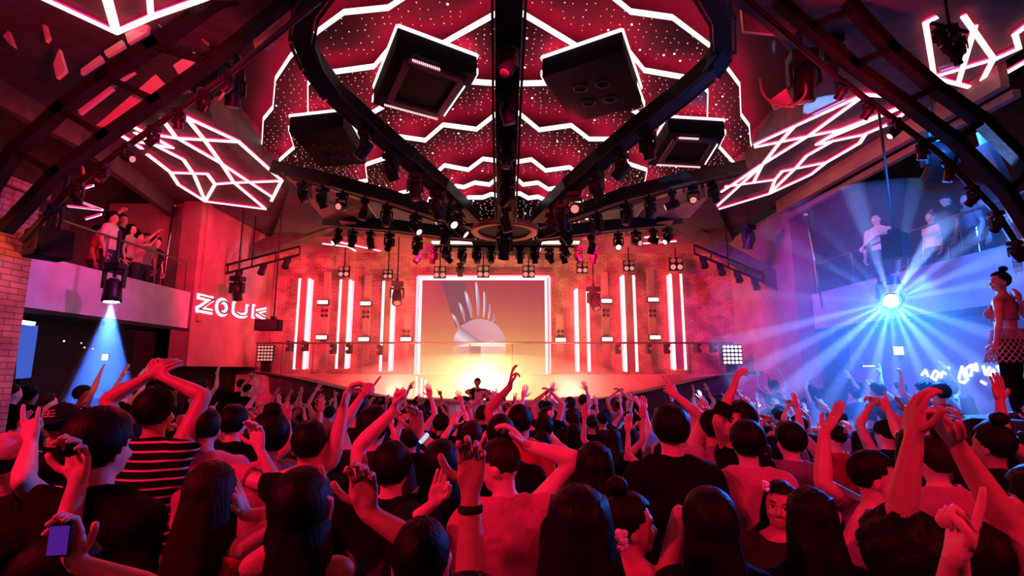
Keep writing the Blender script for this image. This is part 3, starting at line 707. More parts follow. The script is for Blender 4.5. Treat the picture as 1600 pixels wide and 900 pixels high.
# ------------------------------------------------------------------ moving head lamps
def moving_head(tilt, name='moving_head', lens='glass', scale=1.0):
    root = thing(name, '-', 'stage lamp', (0, 0, 0), local=True)
    b = MB(); b.box((0, 0, -.05), (.24, .2, .1), ch=.02); b.tube([(0, 0, -.1), (0, 0, -.13)], .07, 14); b.tube([(0, 0, 0), (0, 0, .07)], .03, 8)
    b.build('base', MT['blackmetal'], root)
    y = MB()
    for s_ in (-1, 1): y.beam((s_ * .125, 0, -.14), (s_ * .125, 0, -.34), .035, .1, up=(0, 1, 0), ch=.012)
    y.box((0, 0, -.145), (.28, .1, .04), ch=.012); y.build('yoke', MT['blackmetal'], root)
    h = MB(); q = Matrix.Rotation(tilt, 3, 'X'); c = V((0, 0, -.31))
    prof = [(-.15, .05), (-.14, .085), (-.02, .1), (.06, .1), (.1, .092), (.16, .1), (.175, .095), (.17, .08)]
    rings = [[c + q @ V((r_ * math.cos(2 * PI * j / 16), r_ * math.sin(2 * PI * j / 16), -z)) for j in range(16)] for z, r_ in prof]
    h.loft(rings); ho = h.build('head', MT['blackmetal'], root, smooth=True)
    l = MB(); l.loft([[c + q @ V((r_ * math.cos(2 * PI * j / 16), r_ * math.sin(2 * PI * j / 16), -z)) for j in range(16)] for z, r_ in ((.165, .08), (.18, .06), (.186, .01))])
    l.build('lens', MT[lens], ho, smooth=True)
    return root
PROTO = [moving_head(R(a), lens=l) for a, l in ((15, 'glass'), (-35, 'glass'), (50, 'hot'), (-70, 'dimlens'))]
USED = [False] * len(PROTO)
def put_head(loc, rz, kind, label, group, scale=1.0):
    if not USED[kind]: o = PROTO[kind]; USED[kind] = True
    else: o = copy_tree(PROTO[kind])
    o.location = loc; o.rotation_euler = (0, 0, rz); o.scale = (scale,) * 3; o['label'] = label; o['group'] = group
    return o
def along(pts, t):
    L = [(b - a).length for a, b in zip(pts, pts[1:])]; s_ = t * sum(L)
    for (a, b), l in zip(zip(pts, pts[1:]), L):
        if s_ <= l: return a + (b - a) * (s_ / l)
        s_ -= l
    return pts[-1]
rr = random.Random(3)
LAB = {'ul': 'the upper left arm', 'ur': 'the upper right arm', 'l': 'the level left arm', 'r': 'the level right arm', 'll': 'the rear left arm', 'lr': 'the rear right arm', 'c': 'the spine'}
for key, ts in (('ul', (.10, .17, .25, .34, .43, .52)), ('ur', (.10, .17, .25, .34, .43, .52)), ('l', (.12, .26, .39, .5, .61, .72, .83)), ('r', (.12, .26, .39, .5, .61, .72, .83)), ('ll', (.15, .32, .5, .64, .78, .9)), ('lr', (.15, .32, .5, .64, .78, .9)), ('c', (.12, .3, .5, .68, .82))):
    for i, tt in enumerate(ts):
        p = along(ARMS[key], tt); side = (.16 if key in ('ul', 'l', 'll') else -.16 if key != 'c' else 0)
        put_head(p + V((0, 0, -.2)), rr.uniform(-PI, PI), rr.choice((0, 1, 0, 1, 2, 3)), 'black moving head lamp, %s from the hub on %s' % (ORD[i], LAB[key]), 'moving heads on the dish arms', .95 if key in ('ul', 'ur', 'c') else .85)
put_head(hub + V((0, 0, -.02)), .4, 0, 'black moving head lamp hanging straight beneath the hub ring', 'moving heads under the hub', 1.25)
# lower bar behind the hub with a row of lamps
t = thing('lighting_bar', 'straight lamp bar over the stage just behind the hub ring', 'lighting bar', P(788, 385, Y=13.2))
a, b = P(645, 388, Y=13.2), P(935, 388, Y=13.2); z_ = a.z + .05
MB().tube([(a.x, 13.2, z_), (b.x, 13.2, z_)], .04, 8).build('bar', MT['blackmetal'], t)
MB().box(((a.x + b.x) / 2, 13.25, z_ + .12), (b.x - a.x - 1.0, .2, .03)).build('light_strip', MT['hot'], t)
for x in (a.x + .2, b.x - .2): MB().tube([(x, 13.2, z_), (x, 13.2, 6.5)], .025, 6).build('hanger', MT['blackmetal'], t)
for i in range(13):
    if i == 6: continue
    x = a.x + .15 + (b.x - a.x - .3) * i / 12
    put_head((x, 13.2, z_ - .05), rr.uniform(-1, 1), rr.choice((0, 1, 2)), 'moving head lamp on the bar behind the hub, %s from the left' % ORD[i - (i > 6)], 'moving heads on the rear bar', .85)
# single hung lamps
for k, (px, py, Y, s_, kd, lab) in enumerate(((621, 440, 15.2, 1.5, 1, 'big moving head lamp hung before the brick wall, left of the screen'), (927, 448, 15.2, 1.5, 1, 'big moving head lamp hung before the brick wall, right of the screen'),
      (1462, 205, 7.2, 1.6, 2, 'big moving head lamp above the blue-lit balcony rail'), (1252, 84, 6.3, 1.4, 0, 'cluster moving head lamp by the right arch, top of the dance floor'), (338, 88, 6.6, 1.4, 1, 'moving head lamp by the left arch among loose cable loops'), (368, 112, 6.8, 1.1, 0, 'smaller moving head lamp beside the dish by the left arch'),
      (1300, 60, 6.4, 1.0, 2, 'small moving head lamp on the right arch rib'), (1168, 352, 13.0, 1.3, 0, 'moving head lamp hung by the purple-lit wall'), (372, 432, 14.0, 1.4, 0, 'moving head lamp hung above the sign letters'))):
    p = P(px, py, Y=Y); put_head(p, rr.uniform(-.6, .6), kd, lab, 'single hung moving heads', s_)
    h_ = thing('hanger_pole', 'thin rod holding the ' + ' '.join(lab.split()[:11]).replace('cluster ', ''), 'pole', p)
    top = CZ if abs(p.x) < 7.2 else 8.2
    MB().tube([p + V((0, 0, .06)), V((p.x, p.y, top))], .02, 8).build('rod', MT['blackmetal'], h_); MB().box((p.x, p.y, top - .02), (.14, .14, .04)).build('ceiling_plate', MT['blackmetal'], h_)
# lamps on the pipes under the arches
for side, pts, word in ((-1, iL, 'left'), (1, iR, 'right')):
    pp = [p + V((.28 if side < 0 else -.28, -.1, -.22)) for p in pts]
    for i, tt in enumerate((.12, .2, .28, .36, .44, .52, .6, .68)):
        p = along(pp, tt); put_head(p, rr.uniform(-1.5, 1.5), rr.choice((0, 1, 2, 3)), 'small moving head lamp under the %s arch, %s from the column' % (word, ORD[i]), 'small lamps under the arches', .5)
# small lamp cluster hung in front of the right neon frame
for i, (px, py) in enumerate(((1466, 45), (1488, 40), (1478, 62), (1500, 60), (1492, 75))):
    p = P(px, py, Y=5.2); put_head(p, rr.uniform(-2, 2), rr.choice((0, 1, 3)), 'little lamp of the cluster before the right neon frame, %s of five' % ORD[i], 'lamp cluster by the right neon frame', .42)
t = thing('lamp_bar', 'short bar carrying the little lamp cluster by the right neon frame', 'lighting bar', P(1482, 45, Y=5.2))
a = P(1455, 36, Y=5.2); b = P(1512, 50, Y=5.2); MB().tube([a, b], .02, 8).build('bar', MT['blackmetal'], t); MB().tube([lp(a, b, .5), lp(a, b, .5) + V((0, 0, 1.0))], .015, 6).build('hanger', MT['blackmetal'], t)
# loose cable loops
def loop(label, px, Y):
    pts = [P(x, y, Y=Y) for x, y in px]; out = []
    for i in range(len(pts) - 1):
        p0, p1, p2, p3 = pts[max(i - 1, 0)], pts[i], pts[i + 1], pts[min(i + 2, len(pts) - 1)]
        for k in range(6):
            u = k / 6; out.append(.5 * ((2 * p1) + (p2 - p0) * u + (2 * p0 - 5 * p1 + 4 * p2 - p3) * u * u + (3 * p1 - p0 - 3 * p2 + p3) * u ** 3))
    out.append(pts[-1])
    tag(MB().tube(out, .016, 7).build('cable', MT['gold'], smooth=True), label, 'cable', 'cable loops by the arches')
loop('large cable loop above the left arch lamps', [(383, 0), (350, 5), (322, 22), (312, 45), (316, 60), (326, 70)], 6.4)
loop('short cable curl beside the left neon frame', [(312, 114), (285, 122), (271, 135), (280, 146), (298, 143)], 6.2)
loop('cable curl hanging right of the left arch lamps', [(354, 134), (348, 148), (338, 157), (316, 162)], 6.2)
loop('cable loop hanging under the lamp by the right arch', [(1188, 122), (1192, 145), (1206, 160), (1222, 165), (1240, 167)], 6.2)
loop('cable curl on the right of the lamp by the right arch', [(1257, 125), (1259, 140), (1254, 153), (1238, 166)], 6.2)
loop('cable drooping from the left arch to the balcony', [(126, 255), (131, 275), (126, 296), (110, 312)], 6.0)

# ------------------------------------------------------------------ hanging speakers, bars with cans
def hung_speaker(label, px, py, Y, w, h, d, rz, top, rodx=0):
    c = P(px, py, Y=Y); t = thing('hanging_speaker', label, 'speaker', c)
    MB().box(c, (w, d, h), rz, ch=.02).build('cabinet', MT['blacksp'], t)
    q = Matrix.Rotation(rz, 3, 'Z'); f = c + q @ V((0, -d / 2 - .005, 0))
    g = MB(); g.frame(f, q @ V((1, 0, 0)), q @ V((0, 1, 0)), V((0, 0, 1)), w * .44, .008, h * .44, .005); go = g.build('grille', MT['grille'], t)
    MB().disc(f + q @ V((0, -.01, -.02)), q @ V((0, -1, 0)), min(w, h) * .16, 18, .012).build('emblem', MT['steel'], go)
    MB().tube([c + V((rodx, 0, h / 2)), V((c.x + rodx, c.y, top))], .022, 8).build('rod', MT['blackmetal'], t)
    MB().box(c + V((rodx, 0, h / 2 + .04)), (.12, .12, .08)).build('bracket', MT['blackmetal'], t)
hung_speaker('black box speaker hung from the left arch before the balcony', 77, 382, 6.1, .36, .36, .36, R(-25), 4.7, .1)
hung_speaker('small wide black speaker on a rod below the sign letters', 420, 508, 13.8, .64, .3, .3, 0, 6.5, .12)
hung_speaker('black box speaker hung before the shirtless balcony guest', 1399, 385, 8.2, .26, .42, .3, R(25), 8.2)
for word, a, b, Y, n_ in (('left', (318, 436), (468, 398), 14.6, 4), ('right', (1085, 396), (1192, 440), 14.2, 4)):
    pa, pb = P(*a, Y=Y), P(*b, Y=Y)
    t = thing('truss_bar', 'slanting twin-rail lamp bar on the %s of the brick wall' % word, 'lighting bar', pa, 'slanting lamp bars')
    MB().tube([pa, pb], .035, 8).build('rail', MT['blackmetal'], t); MB().tube([pa + V((0, 0, .25)), pb + V((0, 0, .25))], .035, 8).build('rail', MT['blackmetal'], t)
    for i in range(5): MB().beam(lp(pa, pb, i / 4), lp(pa, pb, i / 4) + V((0, 0, .25)), .03, .03, up=(0, 1, 0)).build('tie', MT['blackmetal'], t)
    MB().tube([lp(pa, pb, .5) + V((0, 0, .25)), V((lp(pa, pb, .5).x, Y, CZ))], .02, 6).build('hanger', MT['blackmetal'], t)
    for i in range(n_):
        p = lp(pa, pb, (i + .5) / n_); c = thing('par_can', 'black can lamp under the %s slanting bar, %s from its left end' % (word, ORD[i]), 'stage lamp', p, 'can lamps on the slanting bars')
        MB().tube([p + V((0, 0, -.06)), p + V((0, -.12, -.3)), p + V((0, -.13, -.32))], [.07, .1, .1], 12).build('can', MT['black'], c)
        MB().beam(p + V((0, 0, .02)), p + V((0, -.02, -.16)), .2, .02, up=(0, 1, 0)).build('bracket', MT['black'], c)

# ------------------------------------------------------------------ small items at the sides
def lit_panel(name, label, cat, px, py, Y, w, h, m, rz=0, depth=.04):
    c = P(px, py, Y=Y); t = thing(name, label, cat, c)
    q = Matrix.Rotation(rz, 3, 'Z')
    MB().box(c + q @ V((0, .03, 0)), (w + .04, .05, h + .04), rz).build('frame', MT['black'], t); MB().box(c, (w, .02, h), rz).build('display', MT[m], t); return c
lit_panel('lit_screen', 'small bright white screen inside the blue beam at the left bar', 'screen', 164, 558, 10.9, .12, .13, 'whitescreen')
lit_panel('lit_screen', 'bright white square screen below the white beam lamp', 'screen', 1405, 548, 11.2, .24, .18, 'whitescreen')
lit_panel('light_bar', 'short white light bar on the blue-lit wall, right of the beam lamp', 'light', 1503, 524, 10.4, .3, .05, 'whitescreen')
lit_panel('light_bar', 'thin white light bar low on the blue-lit wall', 'light', 1357, 572, 11.2, .25, .03, 'whitescreen')
t = thing('tall_screen', 'tall blue screen leaning beside the brick column', 'screen', P(30, 545, Y=8.6))
q = [P(30, 506, Y=8.6), P(56, 509, Y=8.6), P(44, 590, Y=8.6), P(24, 592, Y=8.6)]
m = MB(); m.add(q + [p + V((0, .05, 0)) for p in q], [(0, 1, 2, 3), (4, 5, 6, 7)] + [(i, (i + 1) % 4, 4 + (i + 1) % 4, 4 + i) for i in range(4)]); m.build('display', MT['bluescreen'], t)
m = MB(); m.beam(P(32, 503, Y=8.6), P(52, 506, Y=8.6), .08, .07); m.build('top_light', MT['whitescreen'], t)
m = MB(); m.beam(P(32, 588, Y=8.65), V((P(32, 588, Y=8.65).x, 8.65, 0)), .06, .06, up=(0, 1, 0)); m.build('stand', MT['black'], t)
for i, (px, py, r_) in enumerate(((66, 525, .028), (81, 531, .014), (100, 533, .018), (127, 536, .014), (132, 543, .016), (145, 545, .016))):
    c = P(px, py, Y=10.4); t = thing('pin_lamp', 'tiny white pin lamp on the dark bar wall, %s from the left' % ORD[i], 'lamp', c, 'pin lamps on the dark bar wall')
    MB().ball(c, r_, 10, 6).build('bulb', MT['whitescreen'], t); MB().tube([c + V((0, 0, r_)), V((c.x, c.y, 3.0))], .006, 6).build('cord', MT['black'], t)
# white brush lettering on the blue-lit bar wall
t = thing('wall_graffiti', 'jagged white painted lettering on the blue-lit wall behind the dancer', 'painted sign', P(1530, 580, Y=8.0))
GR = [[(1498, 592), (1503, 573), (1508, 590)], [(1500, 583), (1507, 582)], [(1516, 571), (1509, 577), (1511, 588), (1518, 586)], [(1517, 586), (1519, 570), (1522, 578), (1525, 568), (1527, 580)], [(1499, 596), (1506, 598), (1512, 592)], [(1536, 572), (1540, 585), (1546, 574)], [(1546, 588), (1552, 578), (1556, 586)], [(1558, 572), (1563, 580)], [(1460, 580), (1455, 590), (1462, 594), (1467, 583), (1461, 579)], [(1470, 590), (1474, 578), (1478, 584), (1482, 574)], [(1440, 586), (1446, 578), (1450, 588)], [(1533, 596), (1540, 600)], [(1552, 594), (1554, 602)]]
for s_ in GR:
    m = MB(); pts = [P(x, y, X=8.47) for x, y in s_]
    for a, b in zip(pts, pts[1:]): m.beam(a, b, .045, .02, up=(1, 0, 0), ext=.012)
    m.build('stroke', MT['whitescreen'], t)  # strokes emit light, so the paint's brightness is put into the material
# podium of the dancer
pc = P(1578, 560, Y=6.2)
t = thing('podium', 'black round podium under the dancer in a fishnet skirt', 'podium', (pc.x, 6.25, 0))
MB().tube([(pc.x, 6.25, 0), (pc.x, 6.25, 1.38)], .42, 28).build('drum', MT['podium'], t); MB().tube([(pc.x, 6.25, 1.38), (pc.x, 6.25, 1.45)], .47, 28).build('top', MT['steel'], t)
# metal frame stools stacked on the right balcony
for k, (px, py) in enumerate(((1503, 352), (1525, 347))):
    c = P(px, py, Y=8.9); t = thing('metal_chair', 'bright metal wire chair on the balcony, %s' % ['nearer the rail post', 'by the outer wall'][k], 'chair', (c.x, c.y, 3.5), 'wire chairs on the balcony')
    z0 = c.z - .12
    for sx in (-1, 1):
        for sy in (-1, 1): MB().tube([(c.x + sx * .14, c.y + sy * .14, z0), (c.x + sx * .2, c.y + sy * .2, 3.5)], .014, 6).build('leg', MT['chrome'], t)
    MB().box((c.x, c.y, z0), (.32, .32, .03), ch=.01).build('seat', MT['chrome'], t)
    m = MB()
    for i in range(4): m.tube([(c.x - .15 + .1 * i, c.y + .16, z0), (c.x - .17 + .113 * i, c.y + .22, z0 + .34)], .01, 6)
    m.tube([(c.x - .18, c.y + .22, z0 + .34), (c.x + .18, c.y + .22, z0 + .34)], .014, 6); m.tube([(c.x - .17, c.y + .2, z0 + .17), (c.x + .17, c.y + .2, z0 + .17)], .01, 6)
    m.build('backrest', MT['chrome'], t)

# ------------------------------------------------------------------ beam lamps, haze and light
def vol(name, col, dens, aniso=.2):
    m = bpy.data.materials.new(name); m.use_nodes = True; nt = m.node_tree; nt.nodes.clear()
    v = nt.nodes.new('ShaderNodeVolumeScatter'); v.inputs['Color'].default_value = (*col, 1); v.inputs['Density'].default_value = dens; v.inputs['Anisotropy'].default_value = aniso
    o = nt.nodes.new('ShaderNodeOutputMaterial'); nt.links.new(v.outputs[0], o.inputs['Volume']); return m
def light(kind, name, loc, col, power, aim=None, size=.05, angle=60, blend=.5):
    l = bpy.data.lights.new(name, kind); l.color = col; l.energy = power; l.shadow_soft_size = size
    if kind == 'SPOT': l.spot_size = R(angle); l.spot_blend = blend
    o = bpy.data.objects.new(name, l); COL.objects.link(o); o.location = loc
    if aim is not None: o.rotation_euler = (V(aim) - V(loc)).to_track_quat('-Z', 'Y').to_euler()
    return o
def beam_lamp(label, loc, tilt_to, lens):
    t = thing('beam_lamp', label, 'stage lamp', loc); d = (V(tilt_to) - V(loc)).normalized(); loc = V(loc)
    MB().tube([loc - d * .42, loc - d * .36, loc - d * .1, loc - d * .02], [.06, .12, .14, .15], 18).build('head', MT['blackmetal'], t, smooth=True)
    MB().disc(loc - d * .018, d, .11, 18, .01).build('lens', MT[lens], t)
    x = d.cross(V((0, 0, 1))); x = x.normalized() if x.length > .1 else V((1, 0, 0))
    y = MB()
    for s_ in (-1, 1): y.beam(loc - d * .25 + x * s_ * .17, loc - d * .25 + x * s_ * .17 + V((0, 0, .3)), .03, .08, up=(0, 1, 0))
    y.beam(loc - d * .25 + x * -.19 + V((0, 0, .31)), loc - d * .25 + x * .19 + V((0, 0, .31)), .08, .04); y.build('yoke', MT['blackmetal'], t)
    b = loc - d * .25 + V((0, 0, .38)); MB().box(b, (.26, .2, .12), ch=.02).build('base', MT['blackmetal'], t)
    return t
# left: one blue cone
LB = P(174, 473, Y=8.6)
beam_lamp('beam lamp throwing the blue cone at the left bar', LB, LB + V((.02, 0, -1)), 'wspot')
MB().tube([LB + V((0, 0, .44)), V((LB.x, LB.y, 4.4))], .03, 8).build('x', MT['blackmetal']).name = 'lamp_rod'
tag(bpy.data.objects['lamp_rod'], 'short rod holding the blue cone lamp off the balcony front', 'rod')
light('SPOT', 'blue_cone_light', LB + V((0, 0, .0)), (.05, .18, 1), 4200, LB + V((.03, 0, -2)), .03, 33, .15)
rings = []
for z, r_ in ((.0, .05), (-3.0, .95)): rings.append([LB + V((r_ * math.cos(2 * PI * j / 32), r_ * math.sin(2 * PI * j / 32), z - .01)) for j in range(32)])
m = MB(); m.loft(rings); tag(m.build('haze', vol('haze_blue', (.9, .92, 1), .22)), 'blue-lit cone of haze under the left beam lamp', 'haze', kind='stuff')
# right: star of white beams
RB = P(1392, 470, Y=8.8)
tow = (V((0, 0, CAMZ)) - RB).normalized()
beam_lamp('beam lamp throwing the white star of rays on the right', RB, RB + tow, 'wspot')
MB().tube([RB - tow * .25 + V((0, 0, .44)), V(((RB - tow * .25).x, (RB - tow * .25).y, 4.3))], .03, 8).build('x', MT['blackmetal']).name = 'lamp_rod.001'
tag(bpy.data.objects['lamp_rod.001'], 'short rod holding the white star lamp', 'rod')
right = tow.cross(V((0, 0, 1))).normalized() * -1; upv = right.cross(tow).normalized() * -1
if upv.z < 0: upv = -upv
if right.x < 0: right = -right
rs = random.Random(8)
for k, (ang, wd, pw, tilt) in enumerate(((8, 5, .8, .1), (22, 5, .9, .2), (38, 5, .8, .1), (56, 8, 1.3, .25), (75, 6, 1, .1), (100, 9, 1.4, .1), (122, 6, 1, .2), (140, 7, 1.2, .1), (157, 5, .8, .2), (172, 6, .8, .05), (193, 6, 1, .15), (207, 6, 1.1, .1), (222, 8, 1.3, .2), (238, 6, 1, .1), (254, 7, 1.2, .15), (268, 5, .9, .1), (283, 6, 1.1, .2), (298, 7, 1.2, .1), (314, 5, .9, .15), (333, 6, .9, .1))):
    tilt = tilt + (1.0 if ang < 62 or ang > 296 else .15); d = right * math.cos(R(ang)) + upv * math.sin(R(ang)) + tow * tilt
    light('SPOT', 'star_ray_light', RB + tow * .02 + d * .06, (.18, .36, 1), 13000 * pw * (.18 if 110 < ang < 165 else .4 if 62 < ang < 175 else 1), RB + d * 3, .02, wd * 1.25, .35)
light('SPOT', 'star_core_light', RB + tow * .12, (.006, .15, 1), 2600, RB + tow * 2 - V((.3, 0, 1.5)), .12, 150, .8)
m = MB(); m.ball((6.7, 8.8, 2.75), (3.3, 2.3, 2.55), 32, 20); tag(m.build('haze', vol('haze_star', (.95, .95, 1), .062, .0), smooth=True), 'blue and violet haze around the white star lamp', 'haze', kind='stuff')
light('SPOT', 'violet_fill_light', (4.2, 7.5, 6.2), (.42, .02, 1), 800, (7.2, 11, 2.5), .1, 55, .8)  # added violet and blue spots tint this side; no fixture carries them
light('SPOT', 'violet_fill_light', (4.4, 11.2, 5.4), (.42, .02, .8), 1100, (7.4, 14.5, 3.5), .1, 75, .7)
light('SPOT', 'blue_fill_light', (5.6, 6.0, 6.0), (.01, .17, 1), 2000, (8.2, 10.2, 2.4), .1, 70, .7)
light('SPOT', 'blue_floor_fill', (7.0, 8.6, 3.6), (.06, .26, 1), 900, (5.6, 7.6, .8), .1, 100, .7)
light('SPOT', 'purple_front_light', (-3.5, 7.2, 5.4), (.75, .06, .5), 800, (-7.85, 8.6, 3.5), .1, 45, .7)
# stage: warm glow in haze
gx = P(755, 590, Y=14.6).x
m = MB(); m.ball((-.35, 14.7, 2.3), (6.4, 1.9, 2.7), 36, 22); tag(m.build('haze', vol('haze_stage', (1, .9, .88), .035, .1), smooth=True), 'thin warm haze over the stage before the brick wall', 'haze', kind='stuff')
m = MB(); m.ball((gx, 14.35, 1.3), (4.6, .8, 1.18), 36, 22); tag(m.build('haze', vol('haze_stage_low', (1, .95, .88), .34, .1), smooth=True), 'dense bright haze low around the performer', 'haze', kind='stuff')
light('SPOT', 'stage_glow_light', (gx, 13.75, 1.5), (1, .47, .15), 2500, (gx, 17, 1.9), .2, 165, .3)
light('SPOT', 'stage_glow_light', (gx - 2.3, 13.9, 1.4), (1, .13, .09), 850, (gx - 2.6, 17, 1.9), .2, 165, .3); light('SPOT', 'stage_glow_light', (gx + 2.4, 13.9, 1.4), (1, .13, .09), 850, (gx + 2.7, 17, 1.9), .2, 165, .3)
bl = P(719, 428, Y=16.1)
put_head(bl + V((0, 0, .35)), 0, 0, 'moving head lamp throwing a pale beam across the screen top', 'moving heads on the rear bar', .9)
light('SPOT', 'pale_beam_light', bl, (.6, .66, 1), 260, P(748, 520, Y=15.6), .02, 13, .3)
# red spots without fixtures: unseen crowd light, and added fill for walls, boards, ceiling
for i, (x, y, z, ax, ay, az, pw, ang) in enumerate(((-3.5, -.6, 5.6, -2, 5, 1.2, 420, 85), (3.2, -.6, 5.6, 2.2, 5, 1.2, 420, 85), (0, 5.0, 6.0, 0, 9, 1, 420, 100), (-3.4, 8.6, 5.6, -4, 4.5, 1.2, 500, 95), (3.2, 8.6, 5.6, 3, 4.0, 1.2, 420, 95), (-2.5, 3, 5.6, -3.5, 7, 6.8, 90, 95), (2.5, 3, 5.6, 3.5, 7, 6.8, 90, 95), (-4.5, 11.5, 5.4, -8.4, 15, 3.6, 1900, 80), (-2.2, 12.6, 5.2, -4.8, 17, 3.2, 2700, 90), (1.8, 12.6, 5.2, 4.4, 17, 3.2, 2700, 90), (-4.2, -.2, 4.4, -.6, 2.8, 1.4, 1000, 80), (3.4, -1.0, 3.6, 1.6, 2.8, 1.5, 380, 80), (-2.6, 3.4, 4.2, -4.6, 6, 5.3, 900, 62), (-4.9, 10.8, 3.2, -7.4, 11.6, 6.5, 420, 80), (3.6, 5.0, 4.4, 4.4, 6.4, 6.2, 200, 62), (3.0, 4.8, 4.8, 4.6, 6.3, 6.0, 60, 70), (-6.8, 6.2, 5.6, -8.8, 11.5, 4.8, 600, 70), (5.6, 8.2, 5.6, 7.3, 10, 6.3, 60, 80))):
    light('SPOT', 'red_fill_light', (x, y, z), RED, pw, (ax, ay, az), .15, ang, .7)
light('SPOT', 'amber_column_fill', (-5.0, 4.2, 3.9), (1, .12, .08), 330, (-6.0, 6.1, 2.8), .1, 55, .7)  # added spot brightens the brick column, no fixture stands here
light('SPOT', 'pink_guest_fill', (4.6, 8.2, 5.9), (1, .3, .42), 280, (8, 10.2, 4.6), .08, 34, .6)  # added spot lifts the balcony guests out of the haze; no fixture
w = bpy.data.worlds.new('world'); SC.world = w; w.use_nodes = True; w.node_tree.nodes['Background'].inputs[0].default_value = (.9, .8, .85, 1); w.node_tree.nodes['Background'].inputs[1].default_value = .012
SC.view_settings.view_transform = 'Standard'; SC.view_settings.look = 'None'; SC.view_settings.gamma = 1; SC.view_settings.exposure = 0
try: SC.view_settings.use_curve_mapping = False
except Exception: pass
SC.cycles.max_bounces = 4; SC.cycles.diffuse_bounces = 2; SC.cycles.glossy_bounces = 2; SC.cycles.volume_bounces = 0; SC.cycles.transmission_bounces = 2
SC.cycles.sample_clamp_indirect = 4; SC.cycles.use_denoising = True
# ------------------------------------------------------------------ people
SKIN = [mat('skin_a', (.62, .40, .31), .45, bump=.08, bscale=60, var=.12, vscale=9), mat('skin_b', (.48, .29, .21), .5, bump=.08, bscale=60, var=.12, vscale=9), mat('skin_c', (.72, .50, .41), .48, bump=.08, bscale=60, var=.1, vscale=9)]
LIPS = mat('lips', (.5, .18, .17), .4); EYE = mat('eye_dark', (.02, .015, .015), .2); BROW = mat('eyebrow', (.03, .02, .018), .8); EYEW = mat('eye_white', (.75, .72, .7), .3)
def hair_mat(name, c):
    m = mat(name, c, .5, spec=.1); nt = m.node_tree; b = nt.nodes['Principled BSDF']
    tc = nt.nodes.new('ShaderNodeTexCoord'); mp = nt.nodes.new('ShaderNodeMapping'); mp.inputs['Scale'].default_value = (70, 70, 5)
    n = nt.nodes.new('ShaderNodeTexNoise'); n.inputs['Scale'].default_value = 1.5; n.inputs['Detail'].default_value = 3
    nt.links.new(tc.outputs['Object'], mp.inputs[0]); nt.links.new(mp.outputs[0], n.inputs['Vector'])
    bp = nt.nodes.new('ShaderNodeBump'); bp.inputs['Strength'].default_value = .5; bp.inputs['Distance'].default_value = .008
    nt.links.new(n.outputs['Fac'], bp.inputs['Height']); nt.links.new(bp.outputs['Normal'], b.inputs['Normal']); return m
HAIR = {'black': hair_mat('hair_black', (.005, .004, .004)), 'brown': hair_mat('hair_brown', (.018, .010, .008)), 'fair': hair_mat('hair_fair', (.22, .14, .08))}
def cloth(name, c, **k): return mat(name, c, .85, bump=.8, bscale=11, spec=.06, **k)
def stripe_mat():
    m = cloth('cloth_striped', (.01, .009, .01)); nt = m.node_tree; b = nt.nodes['Principled BSDF']
    tc = nt.nodes.new('ShaderNodeTexCoord'); sx = nt.nodes.new('ShaderNodeSeparateXYZ'); nt.links.new(tc.outputs['Object'], sx.inputs[0])
    a = nt.nodes.new('ShaderNodeMath'); a.operation = 'MULTIPLY'; a.inputs[1].default_value = 21.0; nt.links.new(sx.outputs['Z'], a.inputs[0])
    f = nt.nodes.new('ShaderNodeMath'); f.operation = 'FRACT'; nt.links.new(a.outputs[0], f.inputs[0])
    g = nt.nodes.new('ShaderNodeMath'); g.operation = 'LESS_THAN'; g.inputs[1].default_value = .22; nt.links.new(f.outputs[0], g.inputs[0])
    mx = nt.nodes.new('ShaderNodeMix'); mx.data_type = 'RGBA'; nt.links.new(g.outputs[0], mx.inputs['Factor'])
    mx.inputs['A'].default_value = (.007, .006, .007, 1); mx.inputs['B'].default_value = (.62, .55, .55, 1); nt.links.new(mx.outputs['Result'], b.inputs['Base Color']); return m
CL = {'black': cloth('cloth_black', (.006, .005, .006)), 'dark': cloth('cloth_charcoal', (.025, .022, .025)), 'pale': cloth('cloth_pale', (.48, .42, .42)), 'pink': cloth('cloth_pink', (.5, .27, .27)), 'grey': cloth('cloth_grey', (.22, .2, .22)), 'red': cloth('cloth_red', (.45, .06, .07)), 'white': cloth('cloth_white', (.78, .75, .76)),
      'striped': stripe_mat(), 'denim': cloth('cloth_denim', (.04, .045, .08)), 'shoe': mat('shoe', (.03, .03, .03), .5), 'cap': cloth('cloth_cap', (.012, .011, .012)), 'gold': MT['gold']}

def tmp_eval(mb, voxel, smooth):
    me = bpy.data.meshes.new('t'); me.from_pydata(mb.v, [], mb.f)
    bm = bmesh.new(); bm.from_mesh(me); bmesh.ops.recalc_face_normals(bm, faces=bm.faces[:]); bm.to_mesh(me); bm.free()
    o = bpy.data.objects.new('t', me); COL.objects.link(o)
    r = o.modifiers.new('r', 'REMESH'); r.mode = 'VOXEL'; r.voxel_size = voxel
    s = o.modifiers.new('s', 'SMOOTH'); s.factor = .5; s.iterations = smooth
    dg = bpy.context.evaluated_depsgraph_get(); out = bpy.data.meshes.new_from_object(o.evaluated_get(dg))
    bpy.data.objects.remove(o); bpy.data.meshes.remove(me); return out

